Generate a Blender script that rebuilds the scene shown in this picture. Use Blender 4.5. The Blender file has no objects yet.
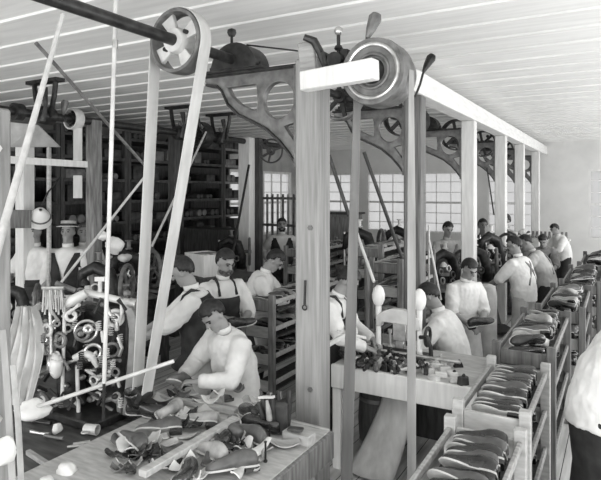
WORLD, PRIGHT, PREAR, EXPO, VOXN = 1.25, 95, 190, -0.03, .0075
import bpy, bmesh, math, random
from mathutils import Vector, Matrix, Quaternion, noise
random.seed(7)
SC = bpy.context.scene
COL = SC.collection
PI = math.pi
# ------------------------------------------------------------------ camera model
CH = 2.3; YAW = math.radians(29.7); FPX = 560.0; HOR = 190.0
FW = Vector((-math.sin(YAW), math.cos(YAW), 0)); RT = Vector((math.cos(YAW), math.sin(YAW), 0))
def P(px, py, d):
    return Vector((0, 0, CH)) + FW*d + RT*((px-300.5)/FPX*d) + Vector((0, 0, (HOR-py)/FPX*d))
def PZ(px, py, z):
    return P(px, py, (CH-z)*FPX/(py-HOR))
def PX(px, py, X):
    k = (px-300.5)/FPX
    return P(px, py, X/(FW.x+RT.x*k))
def PYY(px, py, Y):
    k = (px-300.5)/FPX
    return P(px, py, Y/(FW.y+RT.y*k))
def XY(px, d):
    v = P(px, HOR, d); return (v.x, v.y)
# ------------------------------------------------------------------ materials
def mat(name, g, rough=.7, metal=0.0, var=.18, scale=6.0, grain=None, bump=0.0, spec=.4, detail=5.0):
    m = bpy.data.materials.new(name); m.use_nodes = True
    nt = m.node_tree; b = nt.nodes['Principled BSDF']
    b.inputs['Roughness'].default_value = rough; b.inputs['Metallic'].default_value = metal
    b.inputs['Specular IOR Level'].default_value = spec
    tc = nt.nodes.new('ShaderNodeTexCoord'); mp = nt.nodes.new('ShaderNodeMapping')
    nt.links.new(tc.outputs['Object'], mp.inputs['Vector'])
    if grain: mp.inputs['Scale'].default_value = grain
    n = nt.nodes.new('ShaderNodeTexNoise'); n.inputs['Scale'].default_value = scale; n.inputs['Detail'].default_value = detail
    nt.links.new(mp.outputs['Vector'], n.inputs['Vector'])
    r = nt.nodes.new('ShaderNodeValToRGB')
    lo = max(0.0, g*(1-var*1.6)); hi = min(.95, g*(1+var))
    r.color_ramp.elements[0].position = .3; r.color_ramp.elements[1].position = .7
    r.color_ramp.elements[0].color = (lo, lo, lo*.985, 1); r.color_ramp.elements[1].color = (hi, hi, hi*.985, 1)
    nt.links.new(n.outputs['Fac'], r.inputs['Fac']); nt.links.new(r.outputs['Color'], b.inputs['Base Color'])
    if bump:
        bp = nt.nodes.new('ShaderNodeBump'); bp.inputs['Strength'].default_value = bump; bp.inputs['Distance'].default_value = .01
        nt.links.new(n.outputs['Fac'], bp.inputs['Height']); nt.links.new(bp.outputs['Normal'], b.inputs['Normal'])
    return m
M = {}
M['white_wood'] = mat('whitewashed wood', .74, .8, var=.08, scale=3, grain=(8, 8, 1))
M['beam'] = mat('whitewashed beam', .78, .8, var=.07, scale=3, grain=(8, 1, 8))
M['post'] = mat('planed post wood', .29, .7, var=.16, scale=3, grain=(14, 14, .8), bump=.1)
M['post_dark'] = mat('oiled post wood', .16, .6, var=.3, scale=3, grain=(14, 14, .8), bump=.1)
M['wood'] = mat('bench wood', .38, .7, var=.2, scale=3, grain=(2, 14, 14), bump=.12)
M['iron_mid'] = mat('worn machine frame', .26, .45, .1, var=.2, scale=12)
M['wood_grey'] = mat('weathered grey wood', .26, .7, var=.2, scale=3, grain=(12, 12, 1), bump=.1)
M['wood_y'] = mat('rail wood', .40, .7, var=.2, scale=3, grain=(14, 2, 14), bump=.12)
M['wood_pale'] = mat('pale bare wood', .48, .75, var=.14, scale=3, grain=(3, 12, 12), bump=.08)
M['wood_mid'] = mat('grey brown wood', .22, .7, var=.3, scale=3, grain=(12, 12, 1.5), bump=.1)
M['wood_dark'] = mat('dark stained wood', .055, .6, var=.35, scale=3, grain=(10, 10, 1.5), bump=.1)
M['table_dark'] = mat('oil blackened table top', .085, .45, var=.45, scale=4, grain=(1, 5, 1), bump=.1)
M['iron'] = mat('black cast iron', .035, .42, .3, var=.4, scale=20, bump=.05)
M['iron_grey'] = mat('worn grey iron', .17, .45, .25, var=.3, scale=14, bump=.06)
M['steel'] = mat('bright worn steel', .55, .32, .8, var=.2, scale=18)
M['steel_pale'] = mat('pale painted metal', .62, .45, .1, var=.15, scale=8)
M['belt'] = mat('pale leather belting', .54, .65, var=.12, scale=5, grain=(3, 3, .4))
M['belt_grey'] = mat('grey leather belting', .17, .55, var=.25, scale=4, grain=(3, 3, .35))
M['belt_mid'] = mat('worn leather belting', .30, .6, var=.25, scale=4, grain=(3, 3, .35))
M['belt_dark'] = mat('black leather belting', .06, .5, var=.3, scale=4)
M['cord'] = mat('pale cord', .46, .8, var=.12, scale=20)
M['leather'] = mat('black polished leather', .030, .25, 0, var=.5, scale=10, spec=.7)
M['leather_br'] = mat('brown shoe leather', .12, .35, 0, var=.35, scale=10, spec=.6)
M['sole'] = mat('pale sole leather', .62, .6, var=.2, scale=9)
M['hide'] = mat('natural hide offcut', .45, .6, var=.3, scale=9, bump=.1)
M['cloth_white'] = mat('white cotton', .74, .9, var=.07, scale=9, bump=.12)
M['cloth_off'] = mat('washed grey cotton', .50, .9, var=.14, scale=8, bump=.12)
M['cloth_grey'] = mat('grey cloth', .24, .9, var=.25, scale=8, bump=.12)
M['cloth_dark'] = mat('dark wool', .035, .9, var=.35, scale=9, bump=.12)
M['skin'] = mat('skin', .30, .55, var=.08, scale=7)
M['hair'] = mat('dark hair', .022, .5, var=.4, scale=40, bump=.3)
M['hair_grey'] = mat('greying hair', .10, .6, var=.4, scale=40, bump=.3)
M['straw'] = mat('pale straw', .6, .8, var=.15, scale=30)
M['paper'] = mat('pale paper', .75, .8, var=.08, scale=6)
M['enamel'] = mat('white enamel', .8, .3, var=.05, scale=6)
M['ceiling'] = mat('whitewashed boards', .80, .85, var=.06, scale=2, grain=(.7, 8, 1))
M['plaster'] = mat('white plaster', .72, .9, var=.06, scale=2)
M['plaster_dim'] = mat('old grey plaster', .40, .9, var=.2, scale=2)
M['cardboard'] = mat('pale pasteboard', .58, .8, var=.15, scale=5)
M['bundle'] = mat('dark bundled leather', .05, .6, var=.5, scale=9, bump=.2)
M['bundle_mid'] = mat('grey bundled leather', .16, .6, var=.4, scale=9, bump=.2)
# floor boards
def floor_mat():
    m = mat('worn floor boards', .55, .7, var=.25, scale=2.5, grain=(7, .6, 1), bump=.1)
    nt = m.node_tree; b = nt.nodes['Principled BSDF']
    src = b.inputs['Base Color'].links[0].from_socket
    tc = nt.nodes.new('ShaderNodeTexCoord'); sx = nt.nodes.new('ShaderNodeSeparateXYZ')
    nt.links.new(tc.outputs['Object'], sx.inputs[0])
    mu = nt.nodes.new('ShaderNodeMath'); mu.operation = 'MULTIPLY'; mu.inputs[1].default_value = 1/.14
    fr = nt.nodes.new('ShaderNodeMath'); fr.operation = 'FRACT'
    gt = nt.nodes.new('ShaderNodeMath'); gt.operation = 'GREATER_THAN'; gt.inputs[1].default_value = .05
    nt.links.new(sx.outputs['X'], mu.inputs[0]); nt.links.new(mu.outputs[0], fr.inputs[0]); nt.links.new(fr.outputs[0], gt.inputs[0])
    mx = nt.nodes.new('ShaderNodeMix'); mx.data_type = 'RGBA'
    nt.links.new(gt.outputs[0], mx.inputs[0]); mx.inputs[6].default_value = (.03, .03, .03, 1)
    nt.links.new(src, mx.inputs[7]); nt.links.new(mx.outputs[2], b.inputs['Base Color'])
    return m
M['floor'] = floor_mat()
def glass_mat():
    m = bpy.data.materials.new('dusty window glass'); m.use_nodes = True
    nt = m.node_tree; nt.nodes.clear()
    o = nt.nodes.new('ShaderNodeOutputMaterial'); tl = nt.nodes.new('ShaderNodeBsdfTranslucent')
    tl.inputs[0].default_value = (.8, .8, .8, 1)
    tr = nt.nodes.new('ShaderNodeBsdfTransparent'); tr.inputs[0].default_value = (.66, .66, .66, 1)
    mx = nt.nodes.new('ShaderNodeMixShader'); mx.inputs[0].default_value = .5
    n = nt.nodes.new('ShaderNodeTexNoise'); n.inputs['Scale'].default_value = 3
    nt.links.new(n.outputs['Fac'], mx.inputs[0])
    nt.links.new(tl.outputs[0], mx.inputs[1]); nt.links.new(tr.outputs[0], mx.inputs[2]); nt.links.new(mx.outputs[0], o.inputs[0])
    return m
M['glass'] = glass_mat()
# ------------------------------------------------------------------ mesh collector
def V(*a): return Vector(a)
def basis(axis):
    a = Vector(axis).normalized()
    t = Vector((0, 0, 1)) if abs(a.z) < .9 else Vector((1, 0, 0))
    u = t.cross(a).normalized(); v = a.cross(u).normalized()
    return a, u, v
class G:
    def __init__(s): s.b = bmesh.new()
    def box(s, c, size, rot=None, taper=1.0):
        hx, hy, hz = size[0]/2, size[1]/2, size[2]/2
        vs = []
        for z in (-1, 1):
            k = taper if z > 0 else 1.0
            for x, y in ((-1, -1), (1, -1), (1, 1), (-1, 1)):
                p = Vector((x*hx*k, y*hy*k, z*hz))
                if rot: p = rot @ p
                vs.append(s.b.verts.new(Vector(c)+p))
        for f in ((3, 2, 1, 0), (4, 5, 6, 7), (0, 1, 5, 4), (1, 2, 6, 5), (2, 3, 7, 6), (3, 0, 4, 7)):
            s.b.faces.new([vs[i] for i in f])
        return s
    def bar(s, p0, p1, w, h, up=(0, 0, 1)):
        p0 = Vector(p0); p1 = Vector(p1); a = (p1-p0).normalized(); up = Vector(up)
        if abs(a.dot(up)) > .97: up = Vector((1, 0, 0))
        u = a.cross(up).normalized(); v = u.cross(a).normalized()
        R = Matrix((u, a, v)).transposed()
        return s.box((p0+p1)/2, (w, (p1-p0).length, h), R)
    def rings(s, rs, cap=True, closed=False):
        rows = [[s.b.verts.new(p) for p in r] for r in rs]
        n = len(rows[0])
        pairs = list(zip(rows[:-1], rows[1:]))
        if closed: pairs.append((rows[-1], rows[0]))
        for A, B in pairs:
            for i in range(n):
                j = (i+1) % n
                s.b.faces.new((A[i], A[j], B[j], B[i]))
        if cap and not closed:
            s.b.faces.new(list(reversed(rows[0]))); s.b.faces.new(rows[-1])
        return s
    def tube(s, pts, r, seg=10, cap=True):
        pts = [Vector(p) for p in pts]; n = len(pts)
        if not hasattr(r, '__len__'): r = [r]*n
        prev = None; rs = []
        for i, p in enumerate(pts):
            t = (pts[min(i+1, n-1)]-pts[max(i-1, 0)])
            if t.length < 1e-9: t = Vector((0, 0, 1))
            t.normalize()
            if prev is None: a, u, v = basis(t)
            else:
                u = prev - t*prev.dot(t); u.normalize(); v = t.cross(u)
            prev = u
            rs.append([p+(u*math.cos(2*PI*k/seg)+v*math.sin(2*PI*k/seg))*r[i] for k in range(seg)])
        return s.rings(rs, cap)
    def cyl(s, p0, p1, r, r1=None, seg=16):
        return s.tube([p0, p1], [r, r if r1 is None else r1], seg)
    def lathe(s, prof, o=(0, 0, 0), axis=(0, 0, 1), seg=24, cap=True, closed=False):
        a, u, v = basis(axis); o = Vector(o)
        rs = [[o+a*h+(u*math.cos(2*PI*k/seg)+v*math.sin(2*PI*k/seg))*max(r, .0004) for k in range(seg)] for r, h in prof]
        return s.rings(rs, cap, closed)
    def ring(s, o, axis, R, r, seg=28, sec=8, flat=None):
        prof = [(R+r*math.cos(2*PI*k/sec), (flat or r)*math.sin(2*PI*k/sec)) for k in range(sec)]
        return s.lathe(prof, o, axis, seg, closed=True)
    def ell(s, c, rad, rot=None, seg=14, rows=9):
        c = Vector(c); rs = []
        for i in range(rows):
            th = PI*(i+.02 if i == 0 else (i-.02 if i == rows-1 else i))/(rows-1)
            r = []
            for k in range(seg):
                ph = 2*PI*k/seg
                p = Vector((rad[0]*math.sin(th)*math.cos(ph), rad[1]*math.sin(th)*math.sin(ph), -rad[2]*math.cos(th)))
                r.append(c+(rot @ p if rot else p))
            rs.append(r)
        return s.rings(rs)
    def prism(s, poly, z0, z1):
        return s.rings([[Vector((x, y, z0)) for x, y in poly], [Vector((x, y, z1)) for x, y in poly]])
    def sheet(s, grid):
        rows = [[s.b.verts.new(p) for p in r] for r in grid]
        for A, B in zip(rows[:-1], rows[1:]):
            for i in range(len(A)-1): s.b.faces.new((A[i], A[i+1], B[i+1], B[i]))
        return s
    def thick(s, t):
        bmesh.ops.recalc_face_normals(s.b, faces=s.b.faces[:])
        bmesh.ops.solidify(s.b, geom=s.b.faces[:], thickness=t); return s
    def xf(s, mtx):
        bmesh.ops.transform(s.b, matrix=mtx, verts=s.b.verts[:]); return s
def obj(name, g, m, parent=None, world=False, smooth=None, bevel=0.0, props=None, merge=False):
    bmesh.ops.recalc_face_normals(g.b, faces=g.b.faces[:])
    if world and parent is not None:
        g.xf(Matrix.LocRotScale(parent.location, parent.rotation_euler, None).inverted())
    me = bpy.data.meshes.new(name); g.b.to_mesh(me); g.b.free()
    me.materials.append(M[m] if isinstance(m, str) else m)
    for p in me.polygons: p.use_smooth = True
    if smooth is not True:
        me.set_sharp_from_angle(angle=math.radians(38 if smooth is None else smooth))
    o = bpy.data.objects.new(name, me); COL.objects.link(o)
    if parent is not None: o.parent = parent
    if bevel:
        b = o.modifiers.new('b', 'BEVEL'); b.width = bevel; b.segments = 1; b.limit_method = 'ANGLE'
    if props:
        for k, v in props.items(): o[k] = v
    return o
def tag(o, label, cat, group=None, kind=None):
    o['label'] = label; o['category'] = cat
    if group: o['group'] = group
    if kind: o['kind'] = kind
    return o
def thing(name, label, cat, loc=(0, 0, 0), rz=0, group=None):
    o = bpy.data.objects.new(name, None); COL.objects.link(o)
    o.location = loc; o.rotation_euler = (0, 0, rz); o.empty_display_size = .1
    return tag(o, label, cat, group)
def single(name, g, m, label, cat, group=None, **k):
    c = Vector((0, 0, 0)); n = 0; zm = 1e9
    for v in g.b.verts: c += v.co; n += 1; zm = min(zm, v.co.z)
    c /= n; c.z = zm
    g.xf(Matrix.Translation(-c))
    o = obj(name, g, m, **k); o.location = c
    return tag(o, label, cat, group)
def struct(name, g, m, **k):
    o = obj(name, g, m, **k); o['kind'] = 'structure'; return o
def dup(root, loc=None, rot=None, label=None, group=None, scale=None):
    r = root.copy(); COL.objects.link(r)
    if loc is not None: r.location = loc
    if rot is not None: r.rotation_euler = rot
    if scale is not None: r.scale = (scale,)*3 if not hasattr(scale, '__len__') else scale
    if label: r['label'] = label
    if group: r['group'] = group
    for ch in list(root.children):
        c = ch.copy(); COL.objects.link(c); c.parent = r
        for gc in list(ch.children):
            d = gc.copy(); COL.objects.link(d); d.parent = c
    return r
ORD = ['first', 'second', 'third', 'fourth', 'fifth', 'sixth', 'seventh', 'eighth', 'ninth', 'tenth', 'eleventh',
       'twelfth', 'thirteenth', 'fourteenth', 'fifteenth', 'sixteenth', 'seventeenth', 'eighteenth', 'nineteenth', 'twentieth']
# ------------------------------------------------------------------ camera
cam_d = bpy.data.cameras.new('camera'); cam = bpy.data.objects.new('camera', cam_d); COL.objects.link(cam)
cam.location = (0, 0, CH); cam.rotation_euler = (PI/2, 0, YAW)
cam_d.sensor_fit = 'HORIZONTAL'; cam_d.sensor_width = 36; cam_d.lens = 36*FPX/601
cam_d.shift_y = (HOR-240)/601; cam_d.clip_start = .05; cam_d.clip_end = 200
SC.camera = cam
# ------------------------------------------------------------------ world and light
w = bpy.data.worlds.new('overcast sky'); SC.world = w; w.use_nodes = True
wb = w.node_tree.nodes['Background']; wb.inputs[0].default_value = (1, 1, 1, 1); wb.inputs[1].default_value = WORLD
def area(name, loc, rot, sx, sy, power):
    l = bpy.data.lights.new(name, 'AREA'); l.shape = 'RECTANGLE'; l.size = sx; l.size_y = sy; l.energy = power
    o = bpy.data.objects.new(name, l); COL.objects.link(o); o.location = loc; o.rotation_euler = rot; return o
for k in range(4):   # daylight from the tall windows of the right-hand wall
    area('window_daylight', (2.35, 1.5+k*4.2, 1.6), (0, math.radians(116), 0), 2.2, 2.6, PRIGHT)
area('window_daylight', (-1.0, -2.8, 1.2), (math.radians(122), 0, 0), 4.4, 1.7, PREAR)
area('window_daylight', (-6.5, -2.8, 1.2), (math.radians(122), 0, 0), 3.8, 1.7, PREAR*.9)
SC.view_settings.view_transform = 'Standard'; SC.view_settings.look = 'None'; SC.view_settings.gamma = 1
SC.view_settings.use_curve_mapping = False; SC.view_settings.exposure = EXPO
# ------------------------------------------------------------------ room shell
XL, XR, YF, YB, ZC = -9.0, 2.4, 16.5, -3.0, 3.6
g = G().box(((XL+XR)/2, (YB+YF)/2, -.05), (XR-XL, YF-YB, .1)); struct('floor', g, 'floor')
g = G().box(((XL+XR)/2, (YB+YF)/2, ZC+.05), (XR-XL, YF-YB, .1)); struct('ceiling', g, 'ceiling')
y = -.2; ti = 1
while y < YF-.2:
    g = G().box(((XL+XR)/2, y, ZC-.009), (XR-XL, .05, .018)); struct('trim_%d' % ti, g, 'ceiling'); ti += 1; y += .47
def wall_with_openings(name, axis, pos, a0, a1, opens, thick, m):
    """opens: (a_lo, a_hi, z_lo, z_hi) along the wall"""
    g = G(); cuts = sorted(opens); x = a0
    def put(lo, hi, z0, z1):
        if hi-lo < 1e-4 or z1-z0 < 1e-4: return
        c = ((lo+hi)/2, pos, (z0+z1)/2) if axis == 'x' else (pos, (lo+hi)/2, (z0+z1)/2)
        sz = (hi-lo, thick, z1-z0) if axis == 'x' else (thick, hi-lo, z1-z0)
        g.box(c, sz)
    for lo, hi, z0, z1 in cuts:
        put(x, lo, 0, ZC); put(lo, hi, 0, z0); put(lo, hi, z1, ZC); x = hi
    put(x, a1, 0, ZC)
    return struct(name, g, m)
wi = 0
def window(axis, pos, lo, hi, z0, z1, nx, nz):
    global wi
    wi += 1
    g = G(); f = .06
    def put(a, b, c, d, t):
        ce = ((a+b)/2, pos, (c+d)/2) if axis == 'x' else (pos, (a+b)/2, (c+d)/2)
        g.box(ce, (b-a, t, d-c) if axis == 'x' else (t, b-a, d-c))
    put(lo, lo+f, z0, z1, .12); put(hi-f, hi, z0, z1, .12); put(lo+f, hi-f, z0, z0+f, .14); put(lo+f, hi-f, z1-f, z1, .12)
    for i in range(1, nx): x = lo+(hi-lo)*i/nx; put(x-.010, x+.010, z0+f, z1-f, .05)
    for i in range(1, nz): z = z0+(z1-z0)*i/nz; put(lo+f, hi-f, z-(.03 if i == nz//2 else .010), z+(.03 if i == nz//2 else .010), .06)
    fr = struct('window_%d' % wi, g, 'white_wood')
    g = G()
    put2 = (lambda: g.box(((lo+hi)/2, pos+.03, (z0+z1)/2), (hi-lo-.02, .006, z1-z0-.02))) if axis == 'x' else (lambda: g.box((pos-.03, (lo+hi)/2, (z0+z1)/2), (.006, hi-lo-.02, z1-z0-.02)))
    put2(); obj('pane', g, 'glass', fr)
far = [(-.72, .62, 1.0, 2.85), (-3.3, -2.0, 1.0, 2.85), (-5.2, -3.9, 1.0, 2.85), (-7.0, -5.7, 1.0, 2.85), (-8.8, -7.5, 1.0, 2.85)]
wall_with_openings('wall_far', 'x', YF+.1, XL, XR, far, .2, 'plaster')
for lo, hi, z0, z1 in far: window('x', YF+.06, lo, hi, z0, z1, 3, 6)
left = [(11.0, 12.6, 1.0, 2.85), (13.6, 15.2, 1.0, 2.85)]
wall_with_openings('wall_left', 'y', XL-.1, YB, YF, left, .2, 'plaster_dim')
for lo, hi, z0, z1 in left: window('y', XL-.06, lo, hi, z0, z1, 3, 6)
# right and rear walls: never in frame, pierced by the big openings that let the daylight in
rightw = [(.2+k*4.2, 2.8+k*4.2, .6, 3.2) for k in range(4)]
wall_with_openings('wall_right', 'y', XR+.1, YB, YF, rightw, .2, 'plaster')
wall_with_openings('wall_rear', 'x', YB-.1, XL, XR, [(-3.3, 1.3, .6, 3.3), (-8.5, -4.5, .6, 3.3)], .2, 'plaster')
g = G().box((-1.81, (4.95+YF)/2, 3.365), (.20, YF-4.95, .225)); struct('trim_%d' % ti, g, 'beam', bevel=.006); ti += 1
g = G().box(((XL+XR)/2, YF-.02, .1), (XR-XL, .04, .2)); struct('baseboard_far', g, 'white_wood')
# ------------------------------------------------------------------ posts
PXX = -1.81
PY = [3.343, 5.52, 7.87, 10.26, 12.38, 14.9]
def post(loc, w, h, m, label, cat='post', extra=None, z0=0):
    t = thing('timber_post', label, cat, (loc[0], loc[1], z0))
    g = G().box((0, 0, h/2), (w, w, h)); obj('shaft', g, m, t, bevel=.012)
    if extra: extra(t)
    return t
def front_post_extra(t):
    g = G().bar((-.01, -.098, 1.54), (-.005, -.098, 1.70), .012, .012)      # forged hook on the near face
    g.ring((-.008, -.102, 1.52), (0, 1, 0), .016, .005, 14, 6); obj('hook', g, 'iron', t)
    for z in (.98, 2.05):
        g = G().lathe([(.001, -.006), (.016, -.006), (.018, 0), (.018, .01)], (.03, -.09, z), (0, -1, 0), 6); obj('bolt', g, 'iron_grey', t)
post((PXX, PY[0]), .18, 3.18, 'post', 'tall pale timber post in the foreground at the bench corner', extra=front_post_extra)
post((PXX, PY[1]), .18, 3.25, 'post_dark', 'dark timber post behind the middle bench and its knobbed press')
for i, s in ((2, 'whitewashed timber post, third from the camera in the row under the beam'), (3, 'whitewashed timber post, fourth from the camera in the row under the beam'),
             (4, 'whitewashed timber post, fifth in the row under the beam'), (5, 'whitewashed timber post nearest the far wall in the row under the beam')):
    post((PXX, PY[i]), .18, 3.25, 'white_wood', s)
# posts of the row on the left
post((-5.9, 8.4), .25, 3.25, 'white_wood', 'broad whitewashed timber post behind the bearded workers and the crate')
q = PX(258, 200, -5.75); post((q.x, q.y), .13, 3.25, 'wood_dark', 'slim black timber post close beside the broad whitewashed post')
q = PX(25, 190, -6.7); post((q.x, q.y), .17, 3.05, 'white_wood', 'whitewashed timber post at the far left behind the man in shirtsleeves')
q = PX(94, 190, -5.9); post((q.x, q.y), .15, 3.2, 'wood_mid', 'dark timber post standing right of the man in the straw hat')
q = PX(174, 190, -6.1); post((q.x, q.y), .14, 3.2, 'wood_dark', 'dark timber post seen between the two slanting belts')
def left_edge_extra(t):
    for z in (1.2, 1.6, 2.05, 2.5):
        g = G().lathe([(.001, -.004), (.016, -.004), (.018, 0), (.018, .012)], (.075, -.02, z), (1, -.6, 0), 6); obj('bolt', g, 'steel', t)
q = XY(-7, 2.75); post(q, .12, 2.70, 'wood_grey', 'grey timber post with bolt heads at the left edge of the view', extra=left_edge_extra)
# ------------------------------------------------------------------ main line shaft
SX, SZ = -2.417, 3.235
t = thing('line_shaft', 'long dark overhead line shaft running along the row of posts', 'shaft', (SX, 7, SZ))
obj('shaft_rod', G().cyl((SX, .4, SZ), (SX, 14.9, SZ), .036, seg=16), 'iron', t, world=True)
for y in (1.4, 6.6, 9.2): obj('collar', G().lathe([(.037, -.04), (.07, -.04), (.07, .04), (.037, .04)], (SX, y, SZ), (0, 1, 0), 18, closed=True, cap=False), 'iron', t, world=True)
def pulley(name, label, c, axis, R, width, m_rim, m_hub, nsp=6, r0=.034, cat='pulley', group=None, holes=None):
    c = Vector(c); a = Vector(axis).normalized()
    t = thing(name, label, cat, c, 0, group)
    h = width/2
    g = G().lathe([(R-.018, -h), (R, -h), (R+.006, 0), (R, h), (R-.018, h), (R-.024, 0)], (0, 0, 0), a, 40, closed=True, cap=False)
    obj('rim', g, m_rim, t)
    g = G().lathe([(r0, -h*1.05), (r0+.035, -h*1.05), (r0+.042, 0), (r0+.035, h*1.05), (r0, h*1.05)], (0, 0, 0), a, 20, closed=True, cap=False)
    obj('hub', g, m_hub, t)
    _, u, v = basis(a)
    for k in range(nsp):
        d = u*math.cos(2*PI*k/nsp+.3)+v*math.sin(2*PI*k/nsp+.3)
        obj('spoke', G().bar(d*(r0+.03), d*(R-.018), R*.16, width*.3, up=a), m_hub, t)
    return t
# near pulley: broad web with four dark slots, as on a split wooden pulley
c1 = Vector((SX, 2.70, SZ))
t = thing('drive_pulley', 'large split pulley on the line shaft carrying the two long pale belts', 'pulley', c1)
R1 = .2
obj('rim', G().lathe([(R1-.02, -.06), (R1, -.06), (R1+.005, 0), (R1, .06), (R1-.02, .06), (R1-.024, 0)], (0, 0, 0), (0, 1, 0), 44, closed=True, cap=False), 'iron_grey', t)
obj('hub', G().lathe([(.037, -.07), (.075, -.07), (.085, -.03), (.085, .03), (.075, .07), (.037, .07)], (0, 0, 0), (0, 1, 0), 24, closed=True, cap=False), 'steel_pale', t)
for k in range(4):
    a = k*PI/2+.5
    g = G()
    pts = []
    for dr, da in ((.07, -.42), (.182, -.30), (.182, .30), (.07, .42)):
        pts.append((dr*math.cos(a+da), dr*math.sin(a+da)))
    g.rings([[Vector((x, -.03, z)) for x, z in pts], [Vector((x, .0, z)) for x, z in pts]])
    obj('web', g, 'steel_pale', t, bevel=.004)
for s in (-1, 1): obj('clamp_bolt', G().cyl((s*.095*math.cos(.5), -.055, s*.095*math.sin(.5)), (s*.095*math.cos(.5), .02, s*.095*math.sin(.5)), .014, seg=8), 'iron', t)
# shaft hanger bracket
def bracket(loc, label, dome=True, scale=1.0, zt=3.15):
    """cast iron bracket reaching 0.8 m left from its post; local x runs from the post face to the left"""
    t = thing('shaft_bracket', label, 'bracket', loc)
    cu = bpy.data.curves.new('c', 'CURVE'); cu.dimensions = '2D'; cu.fill_mode = 'BOTH'; cu.extrude = .022; cu.bevel_depth = .006; cu.bevel_resolution = 1
    def spl(pts):
        s = cu.splines.new('POLY'); s.points.add(len(pts)-1); s.use_cyclic_u = True
        for i, (x, y) in enumerate(pts): s.points[i].co = (x, y, 0, 1)
    out = [(0, 0), (.80, 0), (.815, -.02), (.80, -.05), (.70, -.055), (.66, -.10), (.60, -.20), (.50, -.285), (.38, -.34), (.26, -.40), (.15, -.49), (.07, -.58), (.02, -.66), (0, -.66)]
    spl(out)
    spl([(.17+.132*math.cos(2*PI*k/28), -.212+.135*math.sin(2*PI*k/28)) for k in range(28)])
    spl([(.355, -.075), (.62, -.08), (.58, -.15), (.50, -.22), (.40, -.268), (.345, -.28), (.34, -.20), (.345, -.13)])
    spl([(.03, -.37), (.11, -.385), (.13, -.40), (.085, -.46), (.03, -.53)])
    ob = bpy.data.objects.new('tmp', cu); COL.objects.link(ob)
    dg = bpy.context.evaluated_depsgraph_get(); me = bpy.data.meshes.new_from_object(ob.evaluated_get(dg))
    bpy.data.objects.remove(ob); bpy.data.curves.remove(cu)
    g = G(); g.b.from_mesh(me); bpy.data.meshes.remove(me)
    g.xf(Matrix(((-1, 0, 0, 0), (0, 0, 1, 0), (0, 1, 0, 0), (0, 0, 0, 1))))
    obj('web_plate', g, 'iron_grey', t)
    obj('top_flange', G().box((-.40, 0, .008), (.84, .13, .022)), 'iron', t, bevel=.005)
    pts = [(.80, -.045), (.70, -.06), (.655, -.10), (.60, -.205), (.50, -.29), (.38, -.345), (.26, -.405), (.15, -.495), (.07, -.585), (.015, -.665)]
    gg = G(); rs = []
    for i, (x, z) in enumerate(pts):
        rs.append([Vector((-x, -.05, z)), Vector((-x, .05, z)), Vector((-x, .05, z-.018)), Vector((-x, -.05, z-.018))])
    gg.rings(rs); obj('lower_flange', gg, 'iron', t)
    obj('wall_plate', G().box((-.012, 0, -.34), (.024, .14, .70)), 'iron_grey', t, bevel=.004)
    # bearing: pillow block with a rounded cap
    bx = -(PXX-.09-SX)
    prof = []
    g = G()
    rs = []
    for y in (-.11, -.09, .09, .11):
        k = .86 if abs(y) > .1 else 1
        ring = []
        for j in range(17):
            a = PI*j/16
            ring.append(Vector((bx+.20*k*math.cos(a), y, .03+.19*k*math.sin(a))))
        rs.append(ring)
    g.rings(rs); obj('bearing_cap', g, 'iron', t)
    obj('bearing_foot', G().box((bx, 0, .024), (.50, .20, .02)), 'iron', t, bevel=.004)
    if dome:
        g = G().cyl((bx-.03, -.06, .19), (bx-.03, -.06, .28), .010, seg=8)
        g.lathe([(.001, 0), (.022, .006), (.034, .03), (.030, .052), (.001, .066)], (bx-.03, -.06, .27), (0, 0, 1), 14)
        obj('oil_cup', g, 'iron', t)
    for x in (bx-.22, bx+.22): obj('bolt', G().cyl((x, -.05, .03), (x, -.05, .065), .016, seg=6), 'iron', t)
    return t
b0 = bracket((PXX-.09, PY[0], 3.14), 'large cast iron shaft bracket with domed bearing on the foreground post')
for i, s in ((1, 'cast iron shaft bracket on the dark second post'), (2, 'cast iron shaft bracket on the third post, whitewashed post under the beam'),
             (3, 'cast iron shaft bracket on the fourth post of the row'), (4, 'cast iron shaft bracket on the fifth post of the row'), (5, 'cast iron shaft bracket on the last post by the far wall')):
    dup(b0, (PXX-.09, PY[i], 3.14), label=s)
# pulleys further along the line shaft
for y, R, wd, s in ((5.05, .24, .10, 'thin rimmed spoked pulley on the line shaft before the second bracket'), (6.9, .25, .16, 'dark spoked pulley on the line shaft before the third bracket'),
               (7.35, .19, .2, 'small dark pulley on the line shaft beside the third bracket'), (9.6, .26, .2, 'dark spoked pulley on the line shaft before the fourth bracket'),
               (11.7, .26, .2, 'dark spoked pulley on the line shaft before the fifth bracket'), (13.8, .26, .2, 'dark spoked pulley on the line shaft nearest the far wall')):
    pulley('shaft_pulley', s, (SX, y, SZ), (0, 1, 0), R, wd, 'iron_grey' if y < 6 else 'iron', 'iron')
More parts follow.
